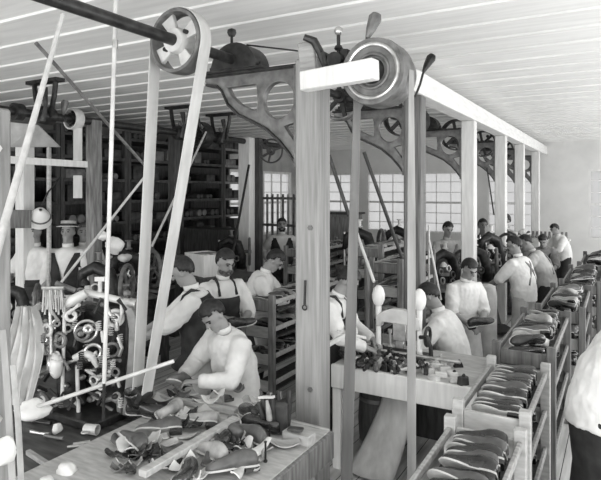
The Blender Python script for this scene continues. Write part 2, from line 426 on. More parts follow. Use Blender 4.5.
# ------------------------------------------------------------------ belts
def belt(name, label, pts, width, th, m, wdir, cat='belt', group=None):
    """flat strap through pts, width along wdir"""
    g = G(); pts = [Vector(p) for p in pts]; rs = []
    for i, p in enumerate(pts):
        t = (pts[min(i+1, len(pts)-1)]-pts[max(i-1, 0)]).normalized()
        wv = Vector(wdir[i] if isinstance(wdir, list) else wdir); wv = (wv-t*wv.dot(t)).normalized(); n = t.cross(wv)
        rs.append([p+wv*width/2+n*th/2, p-wv*width/2+n*th/2, p-wv*width/2-n*th/2, p+wv*width/2-n*th/2])
    g.rings(rs)
    return single(name, g, m, label, cat, group)
def loop_belt(name, label, cA, rA, cB, rB, width, m, th=.006, n=20, sag=0, label_cat='belt'):
    """endless belt round two pulleys whose axes run along y (cB may sit at another y)"""
    cA = Vector(cA); cB = Vector(cB); a = cB-cA; ang = math.atan2(a.z, a.x); L = math.hypot(a.x, a.z)
    off = math.acos(max(-1, min(1, (rA-rB)/L)))
    pts = []
    def arc(c, r, a0, a1, k):
        for j in range(k+1):
            q = a0+(a1-a0)*j/k; pts.append(Vector((c.x+r*math.cos(q), c.y, c.z+r*math.sin(q))))
    arc(cA, rA, ang+off, ang-off+2*PI, n)
    m0 = pts[-1]; s1 = Vector((cB.x+rB*math.cos(ang-off), cB.y, cB.z+rB*math.sin(ang-off)))
    for j in range(1, 8): pts.append(m0.lerp(s1, j/8))
    arc(cB, rB, ang-off, ang+off, n)
    m0 = pts[-1]; s1 = pts[0]
    for j in range(1, 8): pts.append(m0.lerp(s1, j/8))
    g = G(); rs = []
    N = len(pts)
    for i, p in enumerate(pts):
        t = (pts[(i+1) % N]-pts[i-1]).normalized(); w = Vector((0, 1, 0)); w = (w-t*w.dot(t)).normalized(); nn = t.cross(w)
        rs.append([p+w*width/2+nn*th/2, p-w*width/2+nn*th/2, p-w*width/2-nn*th/2, p+w*width/2-nn*th/2])
    g.rings(rs, closed=True)
    return single(name, g, m, label, label_cat)
cL = P(142, 394, 3.72)
loop_belt('drive_belt', 'long pale flat belt running from the large overhead pulley down to the stitching machine', c1, R1+.009, cL, .040, .095, 'belt')
pulley('machine_pulley', 'small iron pulley low beside the machine where the long pale belt ends', cL, (0, 1, 0), .033, .11, 'iron_grey', 'iron', nsp=0, r0=.012)
# countershaft at the head of the foreground post
KX, KY, KZ = -1.32, 3.22, 3.03
t = thing('cone_pulley', 'big grey stepped drum pulley at the head of the foreground post', 'pulley', (KX, KY, KZ))
obj('drum', G().lathe([(.16, -.02), (.205, -.02), (.212, .02), (.212, .15), (.19, .16), (.19, .26), (.16, .26)], (0, 0, 0), (0, 1, 0), 44), 'iron_grey', t)
obj('face_ring', G().ring((0, -.022, 0), (0, 1, 0), .165, .014, 40, 8), 'steel', t)
obj('face_step', G().ring((0, -.024, 0), (0, 1, 0), .105, .012, 36, 8), 'iron_grey', t)
obj('hub', G().lathe([(.03, -.05), (.065, -.05), (.08, -.02), (.08, 0), (.03, 0)], (0, 0, 0), (0, 1, 0), 24, closed=True, cap=False), 'iron', t)
obj('axle', G().cyl((0, -.09, 0), (0, .42, 0), .028, seg=14), 'iron', t)
g = G(); A = P(303.5, 82, 3.60); B = P(376, 69, 3.29)
g.bar(A, B, .09, .122); single('cross_board', g, 'white_wood', 'white board fixed aslant across the head of the foreground post', 'board', bevel=.006)
# bearing parts above the board
t = thing('countershaft_bearing', 'dark bearing with ball-topped oil cup above the white cross board', 'bearing', P(338, 60, 3.62))
g = G()
for i, (px, py, hh, ww) in enumerate(((327, 58, .11, .03), (333, 58, .08, .05), (346, 54, .09, .06))):
    q = P(px, py, 3.62); obj('bearing_lug', G().box((q.x, q.y, q.z-.02), (ww, .1, hh), Matrix.Rotation(.2*(i-1), 3, 'Y')), 'iron', t, world=True, bevel=.008)
q = P(339, 62, 3.62); obj('bearing_block', G().lathe([(.03, -.08), (.05, -.08), (.055, 0), (.05, .08), (.03, .08)], (q.x, q.y, q.z), (0, 1, 0), 20), 'iron', t, world=True)
q = P(338.5, 31, 3.62); q2 = P(338.5, 58, 3.62)
obj('oil_cup_stem', G().cyl(q2, q, .012, seg=10).lathe([(.02, 0), (.03, .01), (.02, .03)], q2+Vector((0, 0, .05)), (0, 0, 1), 12), 'iron', t, world=True)
obj('oil_cup', G().ell(q, (.028, .028, .03)), 'steel', t, world=True)
q = P(352, 82, 3.6); obj('adjusting_screw', G().cyl(P(349, 92, 3.6), P(344, 78, 3.62), .022, seg=10), 'iron', t, world=True)
g = G(); g.bar(P(309, 72, 3.72), P(306, 42, 3.72), .12, .03, up=(0, 1, 0)); single('head_block', g, 'wood', 'grey wooden block standing on end above the foreground post', 'block', bevel=.006)
g = G(); g.tube([P(304, 37, 3.66), P(314, 41, 3.66), P(320, 52, 3.66), P(325, 66, 3.66)], [.022, .028, .026, .02], 8); single('curved_lever', g, 'iron', 'dark curved lever hooked over the head block', 'lever')
def paddle(label, p0, p1, p2, m1='iron_grey'):
    t = thing('belt_shifter', label, 'belt shifter', p0)
    obj('rod', G().tube([p0, p0.lerp(p1, .5)+Vector((.005, 0, -.01)), p1], [.012, .012, .012], 8), 'iron', t, world=True)
    obj('paddle', G().tube([p1-(p1-p0)*.08, p1.lerp(p2, .3), p1.lerp(p2, .8), p2], [.014, .032, .045, .03], 8), m1, t, world=True)
    return t
paddle('forked belt shifter paddle rising behind the white cross board', P(359, 62, 3.55), P(368, 36, 3.55), P(377, 14, 3.55))
paddle('forked belt shifter paddle rising above the dark second post', P(415, 97, 5.3), P(424, 70, 5.3), P(433, 55, 5.3), 'iron')
# belts off the stepped drum down to the shaft under the bench
lowc = Vector((KX-.06, KY+.03, .22))
g = G()
def strap(name, label, pts, w, m, wd):
    return belt(name, label, pts, w, .006, m, wd)
T1 = Vector((KX-.197, KY+.21, KZ)); T2 = Vector((KX+.218, KY+.07, KZ))
strap('hanging_belt', 'dark flat belt strand hanging from the left side of the drum pulley', [T1, T1.lerp(Vector((-1.56, 3.33, .2)), .35), T1.lerp(Vector((-1.56, 3.33, .2)), .7), Vector((-1.56, 3.33, .2))], .075, 'belt_grey', [(.2, .98, 0), (.5, .87, 0), (.87, .5, 0), (.87, .5, 0)])
strap('hanging_belt', 'pale flat belt strand hanging from the right side of the drum pulley', [T2, T2.lerp(Vector((-1.085, 3.25, .2)), .3), T2.lerp(Vector((-1.085, 3.25, .2)), .7), Vector((-1.085, 3.25, .2))], .052, 'belt_mid', [(.2, .98, 0), (.7, .7, 0), (.9, .4, 0), (.9, .4, 0)])
t = pulley('floor_pulley', 'low pulley near the floor under the hanging belt strands', (-1.32, 3.29, .2), (0, 1, 0), .23, .2, 'iron', 'iron')
# rods and ropes
def rod(label, p0, p1, r, m, name='rod', cat='rod', mid=None):
    pts = [p0, p1] if mid is None else [p0, mid, p1]
    return single(name, G().tube(pts, r, 10), m, label, cat)
v0 = P(117, -12, 3.25); v1 = P(104, 383, 3.3)
t = thing('shifter_rod', 'thin pale rod hanging straight from the ceiling to the slanting bar before the machine', 'rod', v1)
obj('upright_rod', G().tube([v0+Vector((0, 0, .13)), v1], .0125, 10), 'steel_pale', t, world=True)
obj('coupling', G().cyl(v0.lerp(v1, .13), v0.lerp(v1, .15), .017, seg=10), 'steel', t, world=True)
obj('lower_end', G().tube([v1, P(103.5, 420, 3.32)], .009, 8), 'iron', t, world=True)
rod('long pale bar slanting across the front of the stitching machine', P(22, 412, 3.2), P(174, 361, 3.48), .012, 'steel_pale', 'shifter_bar', 'bar')
rod('pale pole leaning at the upper left with its foot out of view', P(63, 14, 2.7), P(-8, 268, 2.6), [.010, .021], 'cord', 'leaning_pole', 'pole')
rod('taut dark cord running from the upper left towards the pale belts', P(36, 43, 3.4), P(148, 169, 4.6), .012, 'iron_grey', 'taut_rope', 'rope')
rod('pale rope slanting down left behind the belts to the machine top', P(150, 170, 4.7), P(60, 284, 4.2), .010, 'cord', 'taut_rope', 'rope')
rod('pale rope slanting up right behind the belts to the dark hanger', P(152, 246, 5.6), P(206, 132, 7.2), .012, 'cord', 'taut_rope', 'rope')
rod('dark slanting rod left of the hanging belts', P(329, 155, 5.9), P(349, 216, 5.9), .02, 'belt_dark', 'slanting_rod')
rod('pale slanting rod reaching the left knob of the press', P(353, 222, 5.2), P(374, 282, 4.85), .014, 'steel_pale', 'slanting_rod')
rod('long dark belt strand slanting down towards the second post', P(364, 152, 6.1), P(402, 258, 6.2), .02, 'belt_dark', 'slanting_belt', 'belt')
rod('dark thin rod slanting down between the black post and the standing man', P(249, 165, 9.4), P(231, 262, 8.6), .02, 'iron', 'slanting_rod')
rod('thin dark wire from the near bearing to the foreground post', P(247, 45, 4.0), P(299, 51, 3.75), .006, 'iron', 'wire', 'wire')
for px, s in ((424, 'left'), (429, 'middle')):
    rod('thin pale upright rod behind the second post, %s one of the pair' % ('left' if s == 'left' else 'right'), P(px, 225, 6.3), P(px, 300, 6.3), .010, 'steel_pale', 'upright_rod')
rod('pale rod leaning right beside the upright pair behind the second post', P(429, 240, 6.2), P(441, 300, 6.1), .013, 'steel_pale', 'leaning_rod')
rod('pale rod leaning before the dark-clad man, left of two', P(480, 235, 9.2), P(487, 288, 9.0), .014, 'steel_pale', 'leaning_rod')
rod('pale rod leaning before the dark-clad man, right of two', P(485, 237, 9.2), P(492, 288, 9.0), .014, 'steel_pale', 'leaning_rod')
rod('tall thin dark rod leaning against the fourth post', P(487, 168, 9.8), P(494, 215, 9.8), .012, 'iron', 'leaning_rod')
rod('grey upright pipe in front of the drawers of shoes behind the press', P(367, 260, 6.4), P(367, 330, 6.4), .03, 'wood_mid', 'upright_bar', 'post')
# ------------------------------------------------------------------ benches
t = thing('work_bench', 'pale cluttered work bench across the lower foreground', 'bench', (-2.2, 2.5, 0))
BZ = .78
g = G().box((-2.19, 2.46, BZ-.03), (1.2, 1.44, .06)); obj('top', g, 'wood_pale', t, world=True, bevel=.008)
g = G().box((-1.585, 2.46, BZ-.09), (.035, 1.44, .17)); obj('apron', g, 'wood_mid', t, world=True, bevel=.006)
g = G().box((-2.17, 3.165, BZ-.06), (1.15, .03, .14)); obj('apron', g, 'wood', t, world=True, bevel=.006)
for x in (-2.7, -1.68):
    for y in (1.9, 3.08): obj('leg', G().box((x, y, (BZ-.06)/2), (.09, .09, BZ-.06)), 'wood_mid', t, world=True, bevel=.006)
t = thing('machine_table', 'oil-blackened table carrying the tall stitching machine', 'table', (-3.5, 2.45, 0))
TZ = .74
obj('top', G().box((-3.54, 2.45, TZ-.035), (1.48, 1.42, .07)), 'table_dark', t, world=True, bevel=.008)
for x in (-4.2, -2.88):
    for y in (1.85, 3.05): obj('leg', G().box((x, y, (TZ-.07)/2), (.1, .1, TZ-.07)), 'wood_dark', t, world=True, bevel=.006)
obj('apron', G().box((-3.54, 1.76, TZ-.14), (1.4, .03, .16)), 'wood_dark', t, world=True)
t = thing('press_bench', 'whitewashed bench with deep front board behind the foreground post', 'bench', (-1.5, 4.5, 0))
MZ = .86
obj('top', G().box((-1.485, 4.57, MZ-.025), (1.17, .82, .05)), 'wood_pale', t, world=True, bevel=.006)
obj('front_board', G().box((-1.485, 4.15, MZ-.09), (1.17, .035, .19)), 'white_wood', t, world=True, bevel=.006)
obj('end_board', G().box((-.91, 4.57, MZ-.09), (.03, .8, .17)), 'wood_mid', t, world=True, bevel=.005)
for x, y in ((-2.03, 4.19), (-.96, 4.22), (-2.03, 4.93), (-.96, 4.93)):
    obj('leg', G().box((x, y, (MZ-.05)/2), (.075, .07, MZ-.05)), 'white_wood' if x < -1.5 else 'wood_dark', t, world=True, bevel=.005)
obj('dark_backing', G().box((-1.485, 4.965, .42), (1.0, .025, .72)), 'wood_dark', t, world=True)  # dark panel put in to fill the dark area under the bench
obj('brace', G().tube([(-.98, 4.25, .70), (-1.05, 4.25, .66), (-1.12, 4.25, .58), (-1.13, 4.25, .1)], .02, 8), 'iron', t, world=True)
# flared pale chute under the press bench
g = G(); grid = []
for i in range(13):
    k = i/12; z = .80-.78*k; xc = -1.57-.16*k**1.6; yc = 4.42-.30*k**1.8; hw = .125+.075*k**1.3
    grid.append([Vector((xc+hw*math.sin(a), yc-.10*math.cos(a)+.08, z)) for a in [(-1.2+2.4*j/10) for j in range(11)]])
g.sheet(grid).thick(.012)
t = thing('waste_chute', 'flared curved pale chute hanging under the press bench', 'chute', (-1.6, 4.4, 0))
obj('chute_sheet', g, 'belt', t, world=True, smooth=True)
obj('seam_strip', G().tube([(-1.60, 4.385, .79), (-1.60, 4.375, .55), (-1.62, 4.345, .36)], .009, 6), 'iron', t, world=True)
t = thing('barrel', 'dark wooden barrel standing under the press bench', 'barrel', (-1.86, 4.62, 0))
obj('staves', G().lathe([(.13, 0), (.155, .15), (.165, .3), (.155, .45), (.135, .6), (.12, .6), (.11, .55)], (0, 0, 0), (0, 0, 1), 22), 'wood_dark', t)
for z in (.1, .48): obj('hoop', G().ring((0, 0, z), (0, 0, 1), .152, .008, 24, 6, .018), 'iron_grey', t)
# the press on the bench: two knobbed uprights and an arched yoke
t = thing('toggle_press', 'small press with two white knobbed uprights and arched yoke on the bench', 'press', (-1.66, 4.62, MZ))
for x in (-.185, .185):
    obj('upright', G().lathe([(.04, 0), (.04, .03), (.024, .05), (.022, .3), (.026, .36), (.026, .42)], (x, 0, 0), (0, 0, 1), 16), 'enamel', t)
    obj('knob', G().lathe([(.022, .42), (.04, .44), (.055, .48), (.058, .52), (.046, .57), (.02, .60), (.001, .605)], (x, 0, 0), (0, 0, 1), 18), 'enamel', t)
poly = [(-.20, .25), (-.15, .25), (-.14, .29), (.14, .29), (.15, .25), (.20, .25), (.20, .34), (.13, .385), (.05, .415), (-.05, .415), (-.13, .385), (-.20, .34)]
g = G().rings([[Vector((x, -.03, z)) for x, z in poly], [Vector((x, .03, z)) for x, z in poly]]); obj('yoke', g, 'steel_pale', t, bevel=.006)
obj('ram', G().box((.02, -.01, .22), (.12, .06, .15)).box((.02, -.01, .12), (.08, .05, .08)), 'steel', t, bevel=.006)
obj('base_plate', G().box((0, 0, .02), (.48, .24, .04)), 'iron', t, bevel=.006)
obj('crank_arm', G().tube([(.2, -.03, .2), (.27, -.06, .22), (.30, -.06, .14), (.30, -.05, .05)], .018, 8), 'iron', t)
obj('side_wheel', G().ring((.25, .02, .2), (1, 0, 0), .075, .014, 20, 6), 'iron', t)
obj('cross_rod', G().cyl((-.3, -.09, .06), (.55, -.09, .06), .014, seg=8), 'steel', t)
# ------------------------------------------------------------------ foreground stitching machine
mc = Vector((-3.24, 2.66, TZ))
t = thing('stitching_machine', 'tall iron shoe stitching machine crowded with cams and levers on the dark table', 'machine', mc)
def mp(px, py, dd=0.0): return P(px, py, 3.82+dd)
def mo(nm, g, m, **k): return obj(nm, g, m, t, world=True, **k)
mo('base_plate', G().box((mc.x, mc.y, TZ+.03), (.62, .42, .06)), 'iron', bevel=.01)
# frame: curved right-hand arm, left column, top bars
def flat_arm(pts, w, th, up=(0, 1, 0)):
    g = G(); rs = []; up = Vector(up)
    for i, p in enumerate(pts):
        d = (pts[min(i+1, len(pts)-1)]-pts[max(i-1, 0)]).normalized(); s = d.cross(FW).normalized(); n = FW
        ww = w[i] if hasattr(w, '__len__') else w
        rs.append([p+s*ww/2+n*th/2, p-s*ww/2+n*th/2, p-s*ww/2-n*th/2, p+s*ww/2-n*th/2])
    return g.rings(rs)
pr = [mp(120, 299), mp(127, 303), mp(132, 312), mp(134.5, 328), mp(134, 350), mp(131.5, 380), mp(129, 414)]
mo('curved_arm', flat_arm(pr, [.05, .055, .06, .06, .06, .062, .075], .07), 'iron_mid', bevel=.006)
mo('rear_column', flat_arm([mp(70, 305, .12), mp(70, 340, .12), mp(72, 412, .1)], .16, .12), 'iron', bevel=.01)
mo('back_plate', flat_arm([mp(104, 306, .2), mp(104, 345, .2), mp(100, 412, .2)], .34, .03), 'iron', bevel=.01)
mo('top_bar', G().tube([mp(84, 292), mp(132, 303, -.02)], .024, 14), 'steel_pale')
mo('top_bar_collar', G().tube([mp(130, 302.5, -.02), mp(137, 304, -.03)], .034, 14), 'steel')
mo('cross_bar', G().tube([mp(56, 283), mp(76, 291)], .018, 10), 'iron_grey')
mo('inclined_cylinder', G().tube([mp(66, 305, -.05), mp(72, 301, -.05), mp(86, 293, -.03)], [.026, .04, .03], 14), 'steel_pale')
mo('upright_spindle', G().tube([mp(65, 300, -.06), mp(63.5, 350, -.05), mp(62, 400, -.05)], .012, 10), 'steel_pale')
mo('upright_spindle', G().tube([mp(77, 365, -.04), mp(78.5, 412, -.04)], .013, 10), 'steel_pale')
mo('upright_spindle', G().tube([mp(50, 312, -.08), mp(52, 375, -.08)], .012, 10), 'steel')
mo('wing_nut', G().tube([mp(100, 292), mp(100, 281)], .014, 8).bar(mp(95, 279), mp(105, 279), .02, .03), 'steel_pale')
mo('bell_cap', G().lathe([(.001, 0), (.022, .008), (.026, .03), (.012, .045), (.012, .07)], mp(127, 290), (0, 0, -1), 12), 'iron_grey')
# cams and wheels
for px, py, R, r, m, dd, nm in ((86, 331, .07, .010, 'steel', -.03, 'cam_ring'), (82, 334, .04, .012, 'iron_grey', -.06, 'cam_ring'), (93, 352, .05, .012, 'steel', -.05, 'gear_ring'),
                            (71, 316, .03, .012, 'steel_pale', -.08, 'roller'), (60, 340, .045, .012, 'iron_grey', -.07, 'gear_ring'), (115, 318, .05, .015, 'steel_pale', -.02, 'cam_ring'),
                            (55, 362, .05, .014, 'steel', -.09, 'gear_ring'), (30, 352, .05, .012, 'iron_grey', -.05, 'gear_ring'), (112, 350, .045, .012, 'iron_grey', .0, 'gear_ring'), (47, 330, .035, .012, 'steel_pale', -.08, 'roller'),
                            (100, 375, .06, .012, 'iron_grey', .02, 'gear_ring'), (88, 329, .020, .016, 'steel', -.05, 'cam_hub')):
    mo(nm, G().ring(mp(px, py, dd), (-FW).lerp(RT*(1 if px > 60 else -1), .25), R, r, 24, 8), m)
mo('fly_wheel', G().ring(mp(88, 335, .06), -FW, .19, .022, 36, 8), 'iron')
mo('needle_lever', G().tube([mp(74, 358, -.05), mp(84, 353, -.06), mp(92, 356, -.07), mp(97, 367, -.06)], [.02, .028, .026, .014], 10), 'steel_pale')
mo('curved_horn', G().tube([mp(106, 306, -.03), mp(110, 314, -.04), mp(116, 320, -.04), mp(117, 330, -.03)], .016, 10), 'steel')
mo('curved_horn', G().tube([mp(122, 303, -.02), mp(122, 312, -.03), mp(119, 322, -.03)], .014, 10), 'steel_pale')
mo('side_lever', G().tube([mp(118, 337, -.02), mp(122, 348, -.03), mp(119, 356, -.02)], .013, 8), 'steel')
mo('push_rod', G().tube([mp(40, 375, -.05), mp(70, 362, -.06), mp(98, 354, -.05)], .011, 8), 'steel')
mo('bobbin', G().lathe([(.04, 0), (.04, .012), (.028, .018), (.028, .075), (.04, .08), (.04, .092)], mp(56, 372, -.1), (.1, 0, 1), 16), 'steel_pale')
mo('shuttle_body', G().ell(mp(56, 366, -.1), (.05, .04, .085)), 'steel_pale')
mo('work_horn', G().tube([mp(50, 412, -.02), mp(46, 400, -.04), mp(40, 394, -.06), mp(33, 396, -.06)], [.03, .03, .026, .018], 10), 'iron_grey')
mo('bent_foot', G().tube([mp(105, 400), mp(112, 398, -.02), mp(119, 402, -.02), mp(120, 414, -.02)], .02, 8), 'iron_grey')
mo('thread_guard', flat_arm([mp(22, 345, -.02), mp(28, 318, -.02), mp(40, 305, -.02)], [.05, .07, .04], .02), 'steel_pale')
for i in range(10):
    a = mp(44+i*1.9, 287+abs(i-4.5)*.5, -.09+.012*(i % 3)); b = mp(42.5+i*2.3, 312+3*math.sin(i*2.1), -.11+.01*(i % 2))
    mo('waxed_thread', G().tube([a, a.lerp(b, .5)+RT*(.006*math.sin(i)), b], .0065, 6), 'cord')
mo('thread_bar', G().tube([mp(42, 288, -.09), mp(64, 288, -.09)], .012, 8), 'steel')
rr = random.Random(21)
def cl(a, b): return a+(b-a)*rr.random()
for i in range(125):
    px = cl(24, 124); py = cl(304, 408)
    if px < 34: py = cl(318, 372)
    p = mp(px, py, cl(-.10, .05)); kind = i % 5; m = rr.choice(['steel', 'iron_grey', 'steel_pale', 'steel_pale', 'iron'])
    if kind == 0:
        d = (RT*cl(-1, 1)-FW*.8+Vector((0, 0, cl(-.5, .5)))).normalized()
        mo('bolt_head', G().lathe([(.018, 0), (.02, .012), (.013, .03), (.001, .034)], p, d, 10), m)
    elif kind == 1:
        d = RT*cl(-1, 1)+Vector((0, 0, cl(-1, 1))); d = d.normalized()*cl(.05, .11)
        mo('small_lever', G().tube([p-d*.5, p, p+d*.5-FW*.02], [.016, .009, .013], 8), m)
    elif kind == 2:
        mo('spring', G().tube([p+Vector((0, 0, .06*k/22))+(RT*math.cos(k*1.2)-FW*math.sin(k*1.2))*.016 for k in range(23)], .0045, 5), m)
    elif kind == 3:
        mo('link_plate', G().bar(p, p+(RT*cl(-1, 1)+Vector((0, 0, cl(-.8, .8)))).normalized()*.08, .018, .024, up=FW), m, bevel=.004)
    else:
        mo('collar', G().ring(p, RT*cl(-.6, .6)-FW, cl(.016, .028), .008, 14, 6), m)
# things at the machine
g = G().rings([[P(x, y, 3.5)+FW*(.05*math.sin(a)) for a, (x, y) in zip([k*.9 for k in range(6)], pts)] for pts in ()], cap=False) if False else None
def rag(name, label, c, sx, sy, sz, m, seed, cat='cloth', rz=0):
    r = random.Random(seed); g = G(); g.ell((0, 0, 0), (sx, sy, sz), seg=18, rows=11)
    ph = [r.random()*6 for _ in range(6)]
    for v in g.b.verts:
        n = v.co.copy(); k = 1+.14*math.sin(n.x/sx*3+ph[0])+.12*math.sin(n.y/sy*4+ph[1])+.14*math.sin(n.z/sz*3+ph[2])+.08*math.sin(n.x/sx*7+n.z/sz*6+ph[3])
        v.co *= k
    g.xf(Matrix.Translation(Vector(c)) @ Matrix.Rotation(rz, 4, 'Z'))
    return single(name, g, m, label, cat, smooth=True)
gr_ = []
for i in range(22):
    k = i/21; c_ = P(27-9*k+2*math.sin(k*5), 306+98*k, 3.72-.04*k); w_ = .055+.06*math.sin(k*2.6)+.02*k
    gr_.append([c_+RT*(w_*(j/11-1)*1.0+.0)-FW*(.020*math.sin(j*1.35+k*2)+.012*math.sin(j*.7+k*6)) for j in range(23)])
single('cloth', G().sheet(gr_).thick(.006), 'cloth_off', 'pale folded cloth draped down the left side of the stitching machine', 'cloth', smooth=80)
rag('cloth', 'bunched white cloth at the left end of the long slanting bar', P(32, 410, 3.25), .10, .07, .055, 'cloth_white', 4, rz=.6)
def upbelt(label, pts, w, m): return belt('hanging_strap', label, pts, w, .006, m, tuple(RT))
upbelt('grey strap hanging at the far left edge before the post', [P(3, 330, 2.55), P(8, 400, 2.5), P(13, 490, 2.45)], .03, 'belt_mid')
upbelt('narrow pale strap hanging second from the left edge', [P(13, 365, 2.6), P(18, 420, 2.55), P(22, 495, 2.5)], .026, 'cord')
rag('cloth', 'small white rag lying low at the left edge of the view', P(3, 450, 2.4), .03, .05, .07, 'cloth_white', 6)
# ------------------------------------------------------------------ shoes
def make_shoe(name='shoe', m='leather', L=.28, boot=False):
    t = thing(name, 'x', 'shoe')
    g = G(); rs = []; n = 14
    prof = [(0, .026, .050), (.03, .033, .066), (.10, .036, .078), (.22, .034, .086), (.36, .033, .084), (.5, .037, .070), (.66, .045, .055), (.8, .045, .045), (.91, .036, .036), (.975, .020, .026), (1, .006, .016)]
    for tt, wd, h in prof:
        y = (tt-.5)*L; r = []
        off = .010*math.sin(tt*PI*.9)*(1 if tt > .4 else .4)
        for k in range(n):
            a = 2*PI*k/n; c, s = math.cos(a), math.sin(a)
            x = wd*(abs(c)**.8)*(1 if c >= 0 else -1); z = (h*(s if s > 0 else 0)**.8 if s > 0 else -.002*abs(s))
            r.append(Vector((x+off, y, .012+z)))
        rs.append(r)
    g.rings(rs); obj('upper', g, m, t, smooth=True)
    def outline(k, y0=0, y1=1):
        left, right = [], []
        for i in range(17):
            tt = y0+(y1-y0)*i/16
            wd = 0
            for (t0, w0, _), (t1, w1, _) in zip(prof[:-1], prof[1:]):
                if t0 <= tt <= t1: wd = w0+(w1-w0)*(tt-t0)/(t1-t0); break
            off = .010*math.sin(tt*PI*.9)*(1 if tt > .4 else .4)
            waist = 1-.18*math.exp(-((tt-.36)/.1)**2)
            left.append((off-(wd+k)*waist, (tt-.5)*(L+.012))); right.append((off+(wd+k)*waist, (tt-.5)*(L+.012)))
        return left+right[::-1]
    obj('sole', G().prism(outline(.004), .004, .014), 'sole', t)
    obj('heel', G().prism(outline(.001, 0, .26), -.020, .004), 'leather', t)
    if boot:
        g = G(); rs = []
        for z, ry, rx, yo in ((.06, .055, .036, -.07), (.10, .05, .036, -.075), (.15, .048, .037, -.08), (.19, .052, .041, -.08), (.188, .046, .035, -.08), (.12, .04, .03, -.076)):
            rs.append([Vector((rx*math.cos(2*PI*k/14), yo+ry*math.sin(2*PI*k/14), z)) for k in range(14)])
        g.rings(rs); obj('boot_leg', g, m, t, smooth=True)
    return t
SHOE_A = make_shoe(m='leather'); SHOE_B = make_shoe(m='leather_br'); BOOT = make_shoe('boot', 'leather', boot=True); SHOE_P = make_shoe(m='hide')
_used = set()
def put_shoe(src, loc, rot, label, group=None):
    if src.name not in _used:
        _used.add(src.name); src.location = loc; src.rotation_euler = rot; src['label'] = label
        if group: src['group'] = group
        if 'group' in src and not group: del src['group']
        return src
    r = dup(src, loc, rot, label)
    if group: r['group'] = group
    elif 'group' in r: del r['group']
    return r
# ------------------------------------------------------------------ shoe racks
def shoe_rack(label, x0, x1, y0, y1, top, tiers, m_post='white_wood', m_rail='wood_pale', gap=.27, nends=True, ztop_post=.07):
    t = thing('shoe_rack', label, 'rack', ((x0+x1)/2, (y0+y1)/2, 0))
    for x in (x0, x1):
        for y in (y0, y1): obj('upright', G().box((x, y, (top+ztop_post)/2), (.065, .055, top+ztop_post)), m_post, t, world=True, bevel=.005)
    for k in range(tiers):
        z = top-gap*k
        for y in (y0, y1): obj('end_board', G().box(((x0+x1)/2, y, z-.045), (x1-x0-.065, .024, .11)), m_post if k == 0 else m_rail, t, world=True, bevel=.004)
        for x in (x0, x1): obj('side_rail', G().box((x, (y0+y1)/2, z-.012), (.024, y1-y0-.05, .045)), m_rail, t, world=True, bevel=.004)
        obj('tray_bottom', G().box(((x0+x1)/2, (y0+y1)/2, z-.105), (x1-x0-.03, y1-y0-.02, .012)), 'wood_dark', t, world=True)
    return t
rs_ = random.Random(5)
def fill(rack_words, x0, x1, y0, y1, z, n, group, src=(SHOE_A,), tier='top tray', mode='lean', skip=(), flip=False):
    """shoes nested across the tray, leaning on one another"""
    for k in range(n):
        if k in skip: continue
        y = y0+(y1-y0)*(k+.5)/n
        s = src[k % len(src)]
        if mode == 'lean': rot = (0, math.radians(62+rs_.uniform(-12, 12)), PI/2+rs_.uniform(-.2, .2)); zz = z-.02+rs_.uniform(-.012, .02)
        elif mode == 'flat': rot = (0, 0, PI/2+rs_.uniform(-.25, .25)); zz = z-.075
        else: rot = (rs_.uniform(-.15, .1), math.radians(rs_.choice([-70, -50, 60, 20])), PI/2+rs_.uniform(-.7, .7)); zz = z-.03+rs_.uniform(-.015, .02)
        # a rotation order that tips the shoe about its own long axis first
        e = (Matrix.Rotation(rot[2], 3, 'Z') @ Matrix.Rotation(rot[0], 3, 'X') @ Matrix.Rotation(rot[1], 3, 'Y')).to_euler()
        put_shoe(s, ((x0+x1)/2+rs_.uniform(-.012, .012), y, zz), e, '%s shoe from near end, %s, %s' % (ORD[k], tier, rack_words), group)
RX0, RX1 = -.85, -.47
racks = [
    ('nearest right-hand rack', 'wooden shoe rack nearest the camera at the bottom of the view', 2.18, 3.24, .93, 3),
    ('second right-hand rack', 'wooden shoe rack second from the camera with white corner posts', 3.42, 4.42, .97, 3),
    ('third right-hand rack', 'wooden shoe rack third from the camera in the right-hand row', 4.62, 6.1, 1.04, 4),
    ('fourth right-hand rack', 'wooden shoe rack fourth from the camera in the right-hand row', 6.3, 7.8, 1.05, 4),
    ('fifth right-hand rack', 'wooden shoe rack fifth from the camera in the right-hand row', 8.0, 9.6, 1.08, 4),
    ('farthest right-hand rack', 'wooden shoe rack farthest down the right-hand row', 9.9, 11.6, 1.1, 4)]
for i, (w_, lab, y0, y1, top, tiers) in enumerate(racks):
    RX0, RX1 = ((-.85, -.47), (-.85, -.47), (-.85, -.45), (-.74, -.33), (-.66, -.22), (-.56, -.10))[i]
    shoe_rack(lab, RX0, RX1, y0, y1, top, tiers, m_post='wood_pale' if i < 2 else 'post_dark', m_rail='wood' if i < 2 else 'wood_grey')
    if i > 1: fill(w_, RX0+.02, RX1-.02, y0+.1, y1-.1, top+.065, 9, 'shoes heaped on top of the right-hand racks', (SHOE_A, SHOE_P, SHOE_B, SHOE_A), tier='heap on top', mode='jumble')
    L = y1-y0
    n = int(L/(.078 if i < 2 else .105))
    fill(w_, RX0, RX1, y0+.05, y1-.05, top, n, 'shoes in the top trays of the right-hand racks', (SHOE_A, SHOE_A, SHOE_B, SHOE_A, SHOE_P) if i > 1 else (SHOE_A, SHOE_A, SHOE_B), mode='lean' if i < 2 else 'jumble', flip=(i == 0))
    for k in range(1, min(tiers, 3)):
        n2 = int(L/.14) if i < 4 else 5
        fill(w_, RX0, RX1, y0+.06, y1-.06, top-.27*k, n2, 'shoes in the lower trays of the right-hand racks', (SHOE_A, SHOE_B), tier='%s tray' % ORD[k], mode='jumble')
